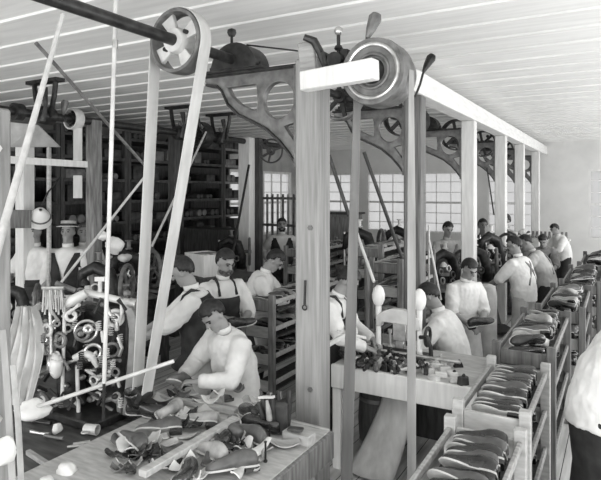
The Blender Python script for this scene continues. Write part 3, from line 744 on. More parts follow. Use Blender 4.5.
# left-hand racks
shoe_rack('dark shoe rack beside the man in the white shirt left of the foreground post', -3.36, -3.02, 4.72, 6.3, 1.18, 4, 'wood_mid', 'wood_pale')
for k in range(3):
    fill('rack left of the foreground post', -3.36, -3.02, 4.78, 6.2, 1.18-.27*k, 12, 'shoes in the rack left of the foreground post', (SHOE_A, SHOE_B, SHOE_A, SHOE_P), tier='top tray' if k == 0 else '%s tray' % ORD[k], mode='lean' if k == 0 else 'jumble')
shoe_rack('shoe rack of pale shoes seen between the foreground post and the dark belt', -2.95, -2.6, 6.6, 8.1, 1.55, 5, 'wood_mid', 'wood')
for k in range(3):
    fill('rack behind the dark belt', -2.95, -2.6, 6.65, 8.05, 1.55-.27*k, 10, 'shoes in the rack behind the dark belt', (SHOE_P, SHOE_P, SHOE_B), tier='top tray' if k == 0 else '%s tray' % ORD[k], mode='jumble')
q = XY(388, 6.4)
shoe_rack('dark shoe rack behind the press and beside the second post', -2.5, -2.15, 6.05, 7.3, 1.45, 5, 'wood_mid', 'wood_pale')
for k in range(3):
    fill('rack behind the press', -2.5, -2.15, 6.1, 7.25, 1.45-.27*k, 9, 'shoes in the rack behind the press', (SHOE_B, SHOE_P, SHOE_A), tier='top tray' if k == 0 else '%s tray' % ORD[k], mode='jumble')
shoe_rack('long shoe rack far back between the foreground post and the standing man', -4.6, -4.2, 7.6, 9.4, 1.35, 4, 'wood_mid', 'wood')
fill('rack before the standing man', -4.6, -4.2, 7.65, 9.35, 1.35, 12, 'shoes in the rack before the standing man', (SHOE_B, SHOE_P, SHOE_A), mode='lean')
fill('rack before the standing man', -4.6, -4.2, 7.65, 9.35, 1.08, 12, 'shoes in the rack before the standing man', (SHOE_B, SHOE_A), tier='second tray', mode='jumble')
# ------------------------------------------------------------------ clutter on the foreground bench
def on_bench(px, py, z=BZ): return PZ(px, py, z)
def e(rz, rx=0, ry=0): return (Matrix.Rotation(rz, 3, 'Z') @ Matrix.Rotation(rx, 3, 'X') @ Matrix.Rotation(ry, 3, 'Y')).to_euler()
def plank(label, a, b, w, h, m, name='batten', cat='board'):
    return single(name, G().bar(a, b, w, h), m, label, cat, bevel=.004)
plank('long pale batten lying aslant across the foreground bench', on_bench(142, 474, BZ+.09), on_bench(236, 419, BZ+.09), .055, .035, 'wood_pale')
plank('short pale board end lying along the back edge by the foreground post', on_bench(286, 433, BZ+.03), on_bench(312, 440, BZ+.03), .09, .06, 'wood_pale', 'board')
plank('pale ledge strip along the back of the foreground bench', on_bench(150, 394, BZ+.02), on_bench(236, 412, BZ+.02), .05, .035, 'wood_pale', 'ledge')
plank('narrow grey strip along the left side of the foreground bench', on_bench(28, 452, TZ+.015), on_bench(62, 474, TZ+.015), .03, .03, 'wood', 'strip')
def offcut(label, px, py, sx, sy, rz, m, seed, h=.008, curl=.03, z=BZ, name='leather_offcut', cat='leather'):
    r = random.Random(seed); g = G(); p = on_bench(px, py, z)
    N, K = 9, 7; a, b = r.uniform(-1, 1), r.uniform(-1, 1); grid = []
    for i in range(N):
        row = []
        for j in range(K):
            u, v = i/(N-1)*2-1, j/(K-1)*2-1
            kx = 1-.25*v*v*(.5+.5*a); ky = 1-.35*u*u*(.6+.4*b)
            row.append(Vector((u*sx/2*kx, v*sy/2*ky, h+curl*(u*u*.8+.6*a*u*v+.5*v*v*b if True else 0)+.012)))
        grid.append(row)
    g.sheet(grid)
    mz = min(v.co.z for v in g.b.verts)
    for v in g.b.verts: v.co.z += .008-mz
    g.thick(.006)
    g.xf(Matrix.Translation(p) @ Matrix.Rotation(rz, 4, 'Z'))
    return single(name, g, m, label, cat, smooth=45)
OFF = [('pale curled leather piece by the back ledge of the bench, left end', 165, 402, .16, .09, .3, 'sole', 1), ('pale tongue of leather beside the dark boot on the bench', 176, 421, .13, .07, 1.1, 'cloth_white', 2),
    ('small white scrap behind the long batten, under the white-shirted man', 190, 414, .09, .08, .5, 'paper', 3), ('pale leather sole piece behind the batten near its middle', 183, 437, .2, .09, .2, 'sole', 4),
    ('long pale leather piece lying behind the lower half of the batten', 160, 447, .22, .10, .5, 'sole', 5), ('creased pale scrap left of the batten foot', 133, 458, .12, .08, -.4, 'hide', 6),
    ('dark curled leather behind the batten', 172, 452, .13, .08, 1.0, 'leather_br', 7), ('white tapered leather piece right of the batten', 190, 459, .16, .10, -.6, 'sole', 8),
    ('broad pale leather piece in front of the batten', 204, 470, .24, .13, -.5, 'hide', 9), ('dark scrap between the batten and the broad pale piece', 176, 470, .13, .08, .4, 'leather', 10),
    ('white scrap right of the batten top', 212, 445, .09, .08, .9, 'paper', 11), ('grey leather strip before the upturned shoe', 228, 452, .2, .05, -.5, 'hide', 12),
    ('pale curled strip in the middle heap of cuttings', 238, 458, .15, .04, .4, 'sole', 13), ('dark curled strip in the middle heap of cuttings', 222, 462, .16, .05, -1.0, 'leather_br', 14),
    ('long grey sole piece near the front of the bench', 246, 466, .17, .07, .1, 'hide', 15), ('pale leather strip by the two upright pegs', 262, 452, .14, .04, .3, 'sole', 16),
    ('broad light sheet of leather at the right end of the bench back', 228, 428, .22, .12, .2, 'hide', 17), ('white leather sheet under the white-shirted man', 208, 415, .16, .10, -.2, 'sole', 18),
    ('flat thin pale sheet by the dark bristly bundle', 284, 447, .20, .10, .4, 'wood_pale', 19)]
for lab, px, py, sx, sy, rz, m, sd in OFF: offcut(lab, px, py, sx, sy, rz, m, sd)
rc = random.Random(11)
zones = [('between the batten and the upturned shoe', 196, 236, 446, 472), ('behind the batten', 150, 196, 420, 446), ('near the bench front corner', 222, 262, 440, 474), ('left of the batten', 112, 146, 452, 476)]
for zi, (words_, a, b, c, d_) in enumerate(zones):
    for k in range(8):
        m = rc.choice(['sole', 'hide', 'leather', 'leather_br', 'cloth_off', 'leather'])
        tone = {'sole': 'pale', 'hide': 'grey', 'leather': 'black', 'leather_br': 'dark', 'cloth_off': 'light'}[m]
        offcut('small %s leather cutting, %s from left of those %s' % (tone, ORD[k], words_), a+(b-a)*(k+.5)/8, rc.uniform(c, d_), rc.uniform(.06, .12), rc.uniform(.03, .06), rc.uniform(0, 3), m, 100+zi*10+k, name='leather_cutting', cat='scrap', curl=.035)
put_shoe(SHOE_B, on_bench(248, 438, BZ+.03), e(1.25, 0, .2), 'long pale-soled shoe lying on its side in the middle of the bench')
put_shoe(SHOE_A, on_bench(251, 416, BZ+.03), e(1.1, 0, -.4), 'dark shoe behind the upturned shoe under the seated man in white')
put_shoe(BOOT, on_bench(148, 412, BZ+.03), e(-1.15, 0, .5), 'black boot lying on the dark table edge beside the pale belt foot')
put_shoe(SHOE_P, on_bench(196, 424, BZ+.03), e(1.9, 0, .9), 'pale shoe lying on its side behind the batten')
put_shoe(SHOE_A, on_bench(218, 438, BZ+.03), e(.6, 0, .9), 'black shoe lying on its side where the batten ends')
put_shoe(SHOE_B, on_bench(232, 470, BZ+.03), e(2.4, 0, .3), 'brown shoe lying nearest the front edge of the bench')
# upright pegs
for px, py, s in ((265.5, 462, 'left'), (269.5, 443, 'right')):
    p = on_bench(px, py); single('peg', G().lathe([(.012, 0), (.012, .01), (.006, .014), (.006, .105), (.009, .11), (.009, .116)], p, (0, 0, 1), 8), 'iron', 'thin dark peg standing upright on the bench, %s of two' % ('front' if s == 'left' else 'rear'), 'peg')
# dark bristly bundle beside the foreground post: leather uppers tied upright
t = thing('leather_bundle', 'dark bristly bundle of leather uppers standing against the foreground post', 'bundle', on_bench(278, 432))
bp = on_bench(278, 432)
rb = random.Random(8)
obj('core', G().box((bp.x, bp.y, BZ+.10), (.13, .11, .20), Matrix.Rotation(.4, 3, 'Z')), 'bundle', t, world=True, bevel=.02)
for k in range(16):
    a = rb.uniform(-.075, .075); b = rb.uniform(-.06, .06); hh = rb.uniform(.18, .27)
    obj('upper_strip', G().tube([(bp.x+a, bp.y+b-.01, BZ+.04), (bp.x+a*1.15, bp.y+b*1.15-.01, BZ+hh*.6), (bp.x+a*1.5, bp.y+b*1.3-.02, BZ+hh)], [.022, .02, .008], 6), rb.choice(['bundle', 'bundle', 'bundle_mid', 'hide']), t, world=True)
obj('binding_board', G().bar((bp.x-.10, bp.y-.06, BZ+.22), (bp.x+.02, bp.y-.08, BZ+.25), .02, .015), 'sole', t, world=True)
for k in range(4):
    plank('thin dark slat of the small stack by the foreground post, %s from the bottom' % ORD[k], on_bench(288, 428, BZ+.07+.02*k), on_bench(303, 430, BZ+.07+.02*k), .05, .014, 'wood_dark' if k % 2 else 'wood', 'slat', 'slat')
# things on the machine table
rag('cloth', 'white rag lying at the front of the dark machine table', PZ(68, 470, TZ+.05), .06, .045, .035, 'cloth_white', 12)
rag('cloth', 'small white rag at the lower edge left of the larger rag', PZ(46, 483, TZ+.04), .04, .035, .03, 'cloth_white', 13)
rag('cloth', 'wad of white cloth under the stitching machine', PZ(57, 428, TZ+.03), .03, .03, .03, 'cloth_white', 14)
p = PZ(85, 434, TZ); t = thing('tin_cup', 'small pale tin cup lying at the foot of the stitching machine', 'cup', p)
obj('cup_body', G().lathe([(.03, 0), (.034, .09), (.030, .09), (.027, .005)], (0, 0, .035), (1, .3, .0), 16), 'steel_pale', t)
obj('cup_handle', G().ring((.045, -.036, .035), (0, 0, 1), .022, .004, 14, 6), 'steel_pale', t)
for i, (px, py) in enumerate(((82, 444), (76, 447))):
    single('file', G().tube([PZ(px-9, py, TZ+.014), PZ(px+8, py-2, TZ+.014)], [.008, .013], 8), 'steel', 'thin pale file lying before the tin cup, %s of two' % ('rear' if i == 0 else 'front'), 'file')
# dark bits on the machine table
for k, (px, py, m, s) in enumerate(((40, 425, 'iron', 'iron'), (52, 440, 'iron_grey', 'grey iron'), (38, 436, 'steel', 'bright'), (100, 425, 'iron', 'black'))):
    p = PZ(px, py, TZ); single('bar_tool', G().tube([p+Vector((-.07, 0, .014)), p+Vector((.0, .01, .014)), p+Vector((.07, .03, .014))], [.012, .008, .013], 8), m, 'small %s tool lying on the dark table, %s of four' % (s, ORD[k]), 'tool')
# ------------------------------------------------------------------ clutter on the press bench
rp = random.Random(17)
spots = [(345, 352), (352, 349), (358, 356), (365, 350), (371, 358), (378, 352), (384, 358), (390, 354), (396, 361), (402, 357), (409, 363), (362, 363), (376, 365), (392, 367), (412, 370)]
for k, (px, py) in enumerate(spots):
    p = PZ(px, py+6, MZ); m = rp.choice(['iron', 'iron_grey', 'steel', 'iron', 'leather'])
    t = thing('metal_last', 'small %s metal last in the heap before the press, %s from the left' % ({'iron': 'black', 'iron_grey': 'grey', 'steel': 'bright', 'leather': 'dark'}[m], ORD[k]), 'last', p, rp.uniform(0, 6))
    obj('last_body', G().tube([(-.06, 0, .022), (-.02, 0, .032), (.03, .004, .026), (.065, .01, .016)], [.018, .026, .024, .010], 8), m, t, smooth=True)
    obj('last_post', G().cyl((-.035, 0, .03), (-.035, 0, .085), .012, seg=8), m, t)
spots2 = [(424, 366, 'paper'), (431, 362, 'sole'), (438, 368, 'paper'), (445, 371, 'sole'), (452, 376, 'paper'), (428, 373, 'sole'), (441, 377, 'paper'), (456, 382, 'sole'), (434, 380, 'sole')]
for k, (px, py, m) in enumerate(spots2):
    p = PZ(px, py, MZ)
    single('heel_block', G().box((p.x, p.y, MZ+.018), (.10, .05, .036), Matrix.Rotation(rp.uniform(-.6, .6), 3, 'Z'), .85), m, 'pale leather heel block on the press bench, %s from the left' % ORD[sorted(range(9), key=lambda i: spots2[i][0]).index(k)], 'block', bevel=.004)
p = PZ(352, 352, MZ); single('tin_box', G().box((p.x, p.y, MZ+.07), (.16, .12, .14)), 'bundle_mid', 'grey tin box at the left of the press bench', 'box', bevel=.006)
plank('pale flat stick on the tin box of the press bench', P(337, 331, 4.5), P(366, 338, 4.5), .03, .02, 'white_wood', 'stick')
plank('white board leaning behind the dark belt at the left of the press bench', P(326, 346, 4.3), P(353, 330, 4.3), .05, .03, 'white_wood', 'board')
p = P(352, 333, 4.7); single('pasteboard_box', G().box((p.x, p.y, p.z), (.09, .09, .10), Matrix.Rotation(.5, 3, 'Z')), 'paper', 'small white box beside the dark belt on the press bench', 'box', bevel=.004)
# ------------------------------------------------------------------ left background
t = thing('line_shaft', 'dark overhead line shaft along the left side of the hall', 'shaft', (-5.9, 6, 3.18))
obj('shaft_rod', G().cyl((-5.9, 2.4, 3.18), (-5.9, 10.4, 3.18), .05, seg=14), 'iron', t, world=True)
for y in (3.9, 6.0, 8.9): obj('collar', G().lathe([(.05, -.05), (.10, -.05), (.10, .05), (.05, .05)], (-5.9, y, 3.18), (0, 1, 0), 16, closed=True, cap=False), 'iron', t, world=True)
def hanger(label, y, x=-5.9):
    t = thing('shaft_hanger', label, 'hanger', (x, y, 3.6))
    for s in (-1, 1): obj('hanger_leg', G().tube([(s*.20, 0, 0), (s*.17, 0, -.2), (s*.1, 0, -.42), (0, 0, -.5)], .03, 8), 'iron', t)
    obj('hanger_foot', G().box((0, 0, -.02), (.56, .12, .04)), 'iron', t)
    obj('hanger_bearing', G().lathe([(.06, -.12), (.10, -.1), (.11, 0), (.10, .1), (.06, .12)], (0, 0, -.42), (0, 1, 0), 16), 'iron', t)
    obj('oil_cup', G().ell((.03, -.05, -.28), (.03, .03, .04)), 'iron_grey', t)
    obj('shifter_arm', G().tube([(.1, -.1, -.5), (.16, -.1, -.3), (.13, -.1, -.12)], [.03, .022, .04], 6), 'iron', t)
hanger('black shaft hanger at the far left above the man in shirtsleeves', 4.25)
hanger('black shaft hanger above the rope at left of the whitewashed post', 7.6)
hanger('black shaft hanger between the two slanting belts', 6.6)
pc = PX(74, 116, -5.9)
t = pulley('shaft_pulley', 'small bright-rimmed pulley on the left line shaft over the man in the straw hat', (-5.9, pc.y, 3.18), (0, 1, 0), .13, .12, 'steel_pale', 'iron')
belt('hanging_belt', 'short pale belt hanging from the pulley of the left line shaft', [(-5.83, pc.y, 3.07), (-5.83, pc.y, 2.66)], .11, .008, 'belt', tuple(RT))
belt('hanging_belt', 'pale belt end hanging lower down beneath the left line shaft', [(-5.83, pc.y, 2.48), (-5.83, pc.y, 2.2)], .11, .008, 'belt', tuple(RT))
pulley('shaft_pulley', 'black pulley on the left line shaft seen between the pale belts', (-5.9, 7.05, 3.18), (0, 1, 0), .22, .2, 'iron', 'iron')
paddle('grey belt shifter paddle standing up beside the left line shaft', P(66, 122, 6.7), P(63, 114, 6.7), P(65.5, 100, 6.7))
paddle('black belt shifter paddle standing up above the pale rope', P(203, 133, 8.6), P(200, 126, 8.6), P(195.5, 114, 8.6), 'iron')
# wide pale board, hood, grey panel
A = P(6, 159.5, 5.6); B = P(87, 164.5, 6.6); single('rail_board', G().bar(A, B, .03, .075), 'white_wood', 'long white horizontal board at the far left above the men', 'board', bevel=.004)
A = P(7, 219, 6.6); B = P(31, 219, 6.9); single('grey_panel', G().bar(A, B, .03, .22), 'wood_mid', 'grey horizontal board at the far left beside the white shade', 'board', bevel=.004)
g = G(); q = [P(9, 122, 7.0), P(38, 125, 7.2), P(60, 147, 7.5), P(9, 147, 7.0)]
g.rings([q, [v+FW*.03 for v in q]]); single('pale_slab', g, 'cloth_off', 'pale sloping hood under the left line shaft', 'slab')  # flat pale slab made up to fill a bright sloping patch
post(tuple(PX(49, 190, -6.3))[:2], .05, 2.85, 'wood_pale', 'thin pale upright bar behind the men at the far left', z0=0.0)
t = thing('lamp', 'white enamel lamp shade hanging over the man in shirtsleeves', 'lamp', P(40, 216, 7.0)); p = P(40, 216, 7.0)
obj('lamp_shade', G().lathe([(.02, .12), (.06, .10), (.12, .0), (.145, -.09), (.14, -.09), (.11, .0), (.05, .085)], p, RT*.35-FW*.6+Vector((0, 0, .6)), 22, closed=True, cap=False), 'enamel', t, world=True)
obj('lamp_arm', G().tube([p+Vector((0, 0, .08)), p+Vector((.02, .1, .3)), p+Vector((0, .3, .5))], .012, 8), 'iron', t, world=True)
obj('shade_band', G().ring(p-Vector((0, 0, .005)), RT*.35-FW*.6+Vector((0, 0, .6)), .118, .012, 20, 6), 'iron_grey', t, world=True)
# tall dark storage racks filling the left side
rt = random.Random(31)
XR0, XR1 = -8.3, -7.45
for u in range(5):
    y0 = 4.3+u*1.35; y1 = y0+1.27
    words_ = ['at the far left edge', 'behind the straw-hatted man', 'behind the hanging rod', 'behind the pale belts', 'behind the crate'][u]
    t = thing('storage_rack', 'tall black storage rack %s' % words_, 'rack', (-7.9, (y0+y1)/2, 0))
    for x in (XR0, XR1):
        for y in (y0, y1): obj('upright', G().box((x, y, 1.66), (.07, .07, 3.32)), 'wood_dark', t, world=True)
    obj('dark_backing', G().box((XR0-.03, (y0+y1)/2, 1.66), (.02, 1.18, 3.3)), 'wood_dark', t, world=True)  # dark sheet added behind the shelves to darken the backdrop
    for k in range(9):
        z = .3+.36*k; obj('shelf', G().box(((XR0+XR1)/2, (y0+y1)/2, z), (.86, 1.2, .03)), 'wood_dark', t, world=True)
        obj('shelf_edge', G().box((XR1+.03, (y0+y1)/2, z), (.02, 1.24, .05)), 'wood_mid' if u == 4 else 'bundle', t, world=True)
    for k in range(3, 9):
        y = y0+.1; c = 0
        while y < y1-.3:
            wd = rt.uniform(.22, .42); hh = rt.uniform(.12, .28)
            if rt.random() < .78:
                z = .315+.36*k
                m = rt.choice(['bundle', 'bundle', 'bundle_mid', 'bundle', 'leather_br', 'cardboard' if u in (0, 1, 4) and rt.random() < .35 else 'bundle'])
                g = G()
                yy = y+wd/2
                if rt.random() < .5: g.box((-7.75, yy, z+hh/2), (.55, wd*.9, hh), Matrix.Rotation(rt.uniform(-.08, .08), 3, 'Z'))
                else:
                    for j in range(2): g.tube([(-8.0, yy+(j-.5)*wd*.4, z+wd*.2), (-7.47, yy+(j-.5)*wd*.4, z+wd*.2)], min(wd*.2, .12), 10)
                s = {'bundle': 'black', 'bundle_mid': 'grey', 'leather_br': 'dark brown', 'cardboard': 'pale'}[m]
                n_ = len([1]); c += 1
                single('leather_bundle', g, m, '%s bundle %s from near end, %s shelf up, rack %s' % (s, ORD[c-1], ORD[k], words_), 'bundle', 'bundles on the tall storage racks', bevel=.01)
            y += wd+.04
# machines in front of the racks
def shop_machine(label, loc, rz, h=1.35, m1='iron', wheel=.2, pale=True, rod_=False):
    """cast-iron treadle machine: flared column, table, head arm, hand wheel, spool"""
    t = thing('shop_machine', label, 'machine', (loc[0], loc[1], 0), rz)
    s = h/1.35
    obj('pedestal', G().lathe([(.26, 0), (.27, .04), (.15, .10), (.10, .3), (.09, .6), (.13, .78), (.15, .82)], (0, 0, 0), (0, 0, 1), 20).xf(Matrix.Scale(s, 4)), m1, t)
    obj('table', G().box((0, 0, .84), (.52, .42, .04)).xf(Matrix.Scale(s, 4)), 'iron_grey', t, bevel=.008)
    obj('head_arm', G().tube([(.17, 0, .85), (.18, 0, 1.05), (.12, 0, 1.24), (-.02, 0, 1.30), (-.14, 0, 1.24), (-.17, 0, 1.08)], [.075, .07, .07, .065, .055, .035], 12).xf(Matrix.Scale(s, 4)), m1, t, smooth=True)
    obj('needle_bar', G().cyl((-.17, 0, .88), (-.17, 0, 1.30), .014, seg=8).xf(Matrix.Scale(s, 4)), 'steel', t)
    g = G().ring((.30, 0, 1.12), (1, 0, 0), wheel, .022, 28, 8); g.cyl((.14, 0, 1.12), (.33, 0, 1.12), .025, seg=10)
    for k in range(4): a = k*PI/2+.4; g.bar((.30, .02*math.cos(a), 1.12+.02*math.sin(a)), (.30, wheel*math.cos(a), 1.12+wheel*math.sin(a)), .02, .02, up=(1, 0, 0))
    obj('hand_wheel', g.xf(Matrix.Scale(s, 4)), 'iron_grey', t)
    obj('thread_spool', G().lathe([(.04, 0), (.04, .01), (.022, .015), (.022, .08), (.04, .085), (.04, .095)], (.02, 0, 1.36), (0, 0, 1), 14).xf(Matrix.Scale(s, 4)), 'paper' if pale else 'iron_grey', t)
    obj('treadle', G().box((-.05, -.28, .08), (.3, .22, .025), Matrix.Rotation(.2, 3, 'X')).xf(Matrix.Scale(s, 4)), 'iron', t)
    obj('work_lamp', G().lathe([(.05, 0), (.045, .03), (.015, .06)], (-.08, -.1, 1.14), (0, 0, 1), 12).xf(Matrix.Scale(s, 4)), 'steel_pale' if pale else 'iron', t)
    for k in range(5):
        a = k*1.3
        obj('cam', G().ring((.12*math.cos(a)-.02, -.06-.02*k, 1.02+.09*math.sin(a)), (.3, -1, .2), .04, .012, 14, 6).xf(Matrix.Scale(s, 4)), 'steel' if k % 2 else 'iron_grey', t)
    return t
for px, d, rz, h, lab in ((97, 6.2, .5, 1.5, 'black machine standing behind the hanging rod near the men'), (127, 7.0, 1.2, 1.55, 'black machine behind the pale rope'), (60, 5.4, .3, 1.25, 'black machine before the man in the straw hat'),
                          (8, 6.0, .8, 1.3, 'black machine at the far left before the man in shirtsleeves'), (230, 9.6, .6, 1.5, 'black machine before the broad whitewashed post'), (150, 8.0, .2, 1.45, 'black machine just left of the long pale belt')):
    shop_machine(lab, XY(px, d), rz, h, pale=False)
for px, d, rz, h, lab in ((444, 8.0, .9, 1.45, 'black machine before the far man at work between the posts'), (474, 8.5, .2, 1.45, 'black machine beside the third whitewashed post'),
                          (490, 9.2, .9, 1.6, 'tall black machine with a ring wheel before the fourth post'), (505, 10.6, .4, 1.55, 'black machine before the grey-shirted figure by the last posts'), (358, 8.9, .6, 1.7, 'black machine against the pale far wall left of the second post'), (398, 10.0, .2, 1.65, 'black machine behind the rack at the second post')):
    shop_machine(lab, XY(px, d), rz, h)
q = XY(487, 6.9); single('leather_apron_bolt', G().lathe([(.10, 0), (.115, .2), (.12, .6), (.12, 1.0), (.10, 1.12), (.05, 1.14)], (q[0], q[1], 0), (0, 0, 1), 16), 'cloth_off', 'grey upright roll of leather between two workers on the right', 'roll')
# middle background: crate, table, lattice
q = P(206, 262, 7.4)
t = thing('crate', 'white wooden crate on the bench behind the bearded worker', 'crate', (q.x, q.y, q.z-.16), -.35)
obj('crate_bottom', G().box((0, 0, .012), (.46, .34, .02)), 'wood_pale', t)
for s in (-1, 1):
    obj('crate_side', G().box((0, s*.17, .14), (.50, .02, .28)), 'white_wood', t, bevel=.003); obj('crate_end', G().box((s*.24, 0, .14), (.02, .32, .28)), 'white_wood', t, bevel=.003)
ct = q.z-.16
for k in range(4): single('leather_roll', G().cyl(V(q.x-.16, q.y-.1+.07*k, ct+.24), V(q.x+.16, q.y-.1+.07*k-.05, ct+.26), .035, seg=10), 'bundle_mid' if k % 2 else 'hide', '%s leather roll lying in the white crate' % ['front', 'second', 'third', 'rear'][k], 'roll')
t = thing('work_bench', 'dark work bench carrying the white crate', 'bench', (q.x-.3, q.y, 0))
obj('top', G().box((q.x, q.y+.1, ct-.032), (1.2, .8, .06)), 'wood_dark', t, world=True)
for x in (-.52, .52):
    for y in (-.22, .42): obj('leg', G().box((q.x+x, q.y+y, (ct-.06)/2), (.08, .08, ct-.06)), 'wood_dark', t, world=True)
q = P(213, 235, 11)
t = thing('work_bench', 'long black bench against the pale windows behind the crate', 'bench', (q.x, q.y, 0))
obj('top', G().box((q.x, q.y, 1.3), (1.5, .6, .5)), 'wood_dark', t, world=True)
for x in (-.65, .65): obj('leg', G().box((q.x+x, q.y, .52), (.1, .5, 1.04)), 'wood_dark', t, world=True)
# slatted partition by the far windows
q = P(283, 214, 13.5)
t = thing('slatted_partition', 'slatted partition rail before the far windows behind the standing man', 'partition', (q.x, q.y, 0))
for k in range(11): obj('slat', G().box((q.x-.75+.15*k, q.y, 1.1), (.05, .03, 2.2)), 'cloth_grey' if k % 2 else 'wood_pale', t, world=True)
for z in (.4, 1.45, 2.1): obj('rail', G().box((q.x, q.y-.03, z), (1.65, .03, .06)), 'wood_mid', t, world=True)
q = P(340, 231, 11.7); t = thing('cupboard', 'low grey cupboard by the far wall right of the foreground post', 'cupboard', (q.x, q.y, 0))
obj('carcass', G().box((q.x-.1, q.y, .9), (1.0, .5, 1.8)), 'wood_mid', t, world=True, bevel=.006)
for s in (-1, 1): obj('door', G().box((q.x-.1+s*.245, q.y-.26, .9), (.46, .02, 1.7)), 'wood_mid', t, world=True, bevel=.005)
obj('top_board', G().box((q.x-.1, q.y, 1.82), (1.1, .56, .04)), 'wood_dark', t, world=True)
# belt wheel by the black post
q = P(271, 151, 9.2)
pulley('shaft_pulley', 'open spoked iron wheel hanging beside the slim black post', q, (.35, -1, 0), .20, .06, 'iron', 'iron', nsp=3)
single('wheel_arm', G().bar(q, P(260, 143, 9.2), .05, .05).bar(q+Vector((0, .03, 0)), P(260, 158, 9.2), .04, .04), 'iron', 'black iron arm holding the open wheel to the slim black post', 'bracket')
# trestle of pale shoes at the far end
q = P(548, 238, 13.2)
t = thing('display_shelf', 'low shelf with a row of dark lasts at the far wall', 'shelf', (q.x, q.y, 0))
obj('shelf_board', G().box((q.x, q.y, q.z-.03), (.95, .35, .04)), 'white_wood', t, world=True)
for s in (-1, 1): obj('support', G().box((q.x+s*.42, q.y, (q.z-.05)/2), (.05, .3, q.z-.05)), 'white_wood', t, world=True)
for k in range(10):
    x = q.x-.42+.09*k
    tt = thing('shoe_last', '%s dark last from the left on the far wall shelf' % ORD[k], 'last', (x, q.y-.05, q.z-.01), PI, 'lasts on the far wall shelf')
    obj('last_body', G().tube([(0, -.1, .03), (0, -.03, .05), (0, .06, .04), (0, .12, .022)], [.03, .034, .032, .014], 8), 'wood_mid', tt, smooth=True)
    obj('last_top', G().cyl((0, -.06, .06), (0, -.07, .16), .028, .024, seg=8), 'wood_mid', tt)
# ------------------------------------------------------------------ denser heaps
rd = random.Random(77)
# more big cuttings and shoes over the left two thirds of the foreground bench
rows_ = [('along the back of the bench', 392, 412, 168, 262, 10), ('in the row behind the batten', 414, 430, 150, 206, 8), ('in the row left of the batten foot', 440, 462, 118, 158, 8), ('in the row right of the batten', 448, 462, 196, 262, 9), ('in the front row of the heap', 466, 479, 150, 252, 11)]
for words_, ya, yb, xa, xb, n in rows_:
    for k in range(n):
        m = rd.choice(['sole', 'hide', 'leather', 'sole', 'leather_br', 'cloth_white', 'leather'])
        tone = {'sole': 'pale', 'hide': 'grey', 'leather': 'black', 'leather_br': 'dark brown', 'cloth_white': 'white'}[m]
        offcut('%s curled leather, %s from the left %s' % (tone, ORD[k], words_), xa+(xb-xa)*(k+.5)/n, rd.uniform(ya, yb), rd.uniform(.10, .19), rd.uniform(.05, .09), rd.uniform(0, 3.1), m, 300+k*7+int(xa), curl=rd.uniform(.02, .05), z=BZ+rd.uniform(.0, .03))
for k, (px, py, rz, s_, lab) in enumerate(((238, 428, .9, SHOE_B, 'dark shoe lying crosswise just beyond the batten top'), (262, 424, 1.7, SHOE_A, 'black shoe beside the bristly bundle'), (208, 456, 1.3, SHOE_P, 'pale shoe among cuttings right of the batten'),
        (182, 474, .4, SHOE_A, 'black shoe at the lower edge right of the batten foot'), (158, 432, 2.2, SHOE_B, 'dark shoe lying between the black boot and the batten'), (168, 410, .2, SHOE_P, 'pale shoe by the back ledge of the bench'), (128, 444, 1.2, SHOE_B, 'dark shoe at the left end of the bench heap'))):
    put_shoe(s_, on_bench(px, py, BZ+.04), e(rz, 0, rd.choice([-1.1, .9, .3])), lab)
# more on the press bench
for k in range(14):
    px = 346+5.2*k; py = 364+rd.uniform(-9, 8)+.12*k; p = PZ(px, py, MZ); m = rd.choice(['iron', 'steel', 'iron_grey', 'steel_pale', 'leather'])
    g = G(); a = rd.uniform(0, 3)
    d_ = V(math.cos(a), math.sin(a), rd.uniform(0, .5))*.075
    c_ = V(p.x, p.y, MZ+.035); g.tube([c_-d_*.9+V(0, 0, .01), c_, c_+d_], [.012, .016, .022], 8); g.ring(c_+d_*.9, (rd.random(), rd.random(), .4), .028, .009, 12, 6)
    single('press_tool', g, m, '%s press tool lying on the front of the press bench, %s from the left' % ({'iron': 'black', 'steel': 'bright', 'iron_grey': 'grey', 'steel_pale': 'pale', 'leather': 'dark'}[m], ORD[k]), 'tool', 'tools along the press bench')
for k in range(6):
    p = PZ(352+9*k, 349, MZ); single('tool_stand', G().lathe([(.03, 0), (.03, .02), (.012, .03), (.012, .13), (.02, .14), (.02, .17)], p+V(0, .05, 0), (0, 0, 1), 10), ['iron', 'steel_pale', 'iron_grey'][k % 3], 'small upright tool at the back of the press bench, %s from the left' % ORD[k], 'tool')

rag('cloth', 'heap of white cloth on the black machine behind the hanging rod', P(115, 246, 6.55), .13, .08, .10, 'cloth_white', 41)
rag('cloth', 'small white cloth on the machine at left of the hanging rod', P(103, 236, 6.3), .05, .05, .06, 'cloth_white', 42)
rag('cloth', 'tangle of white thread waste left of the long pale belts', P(124, 258, 6.3), .07, .06, .05, 'cloth_off', 43)

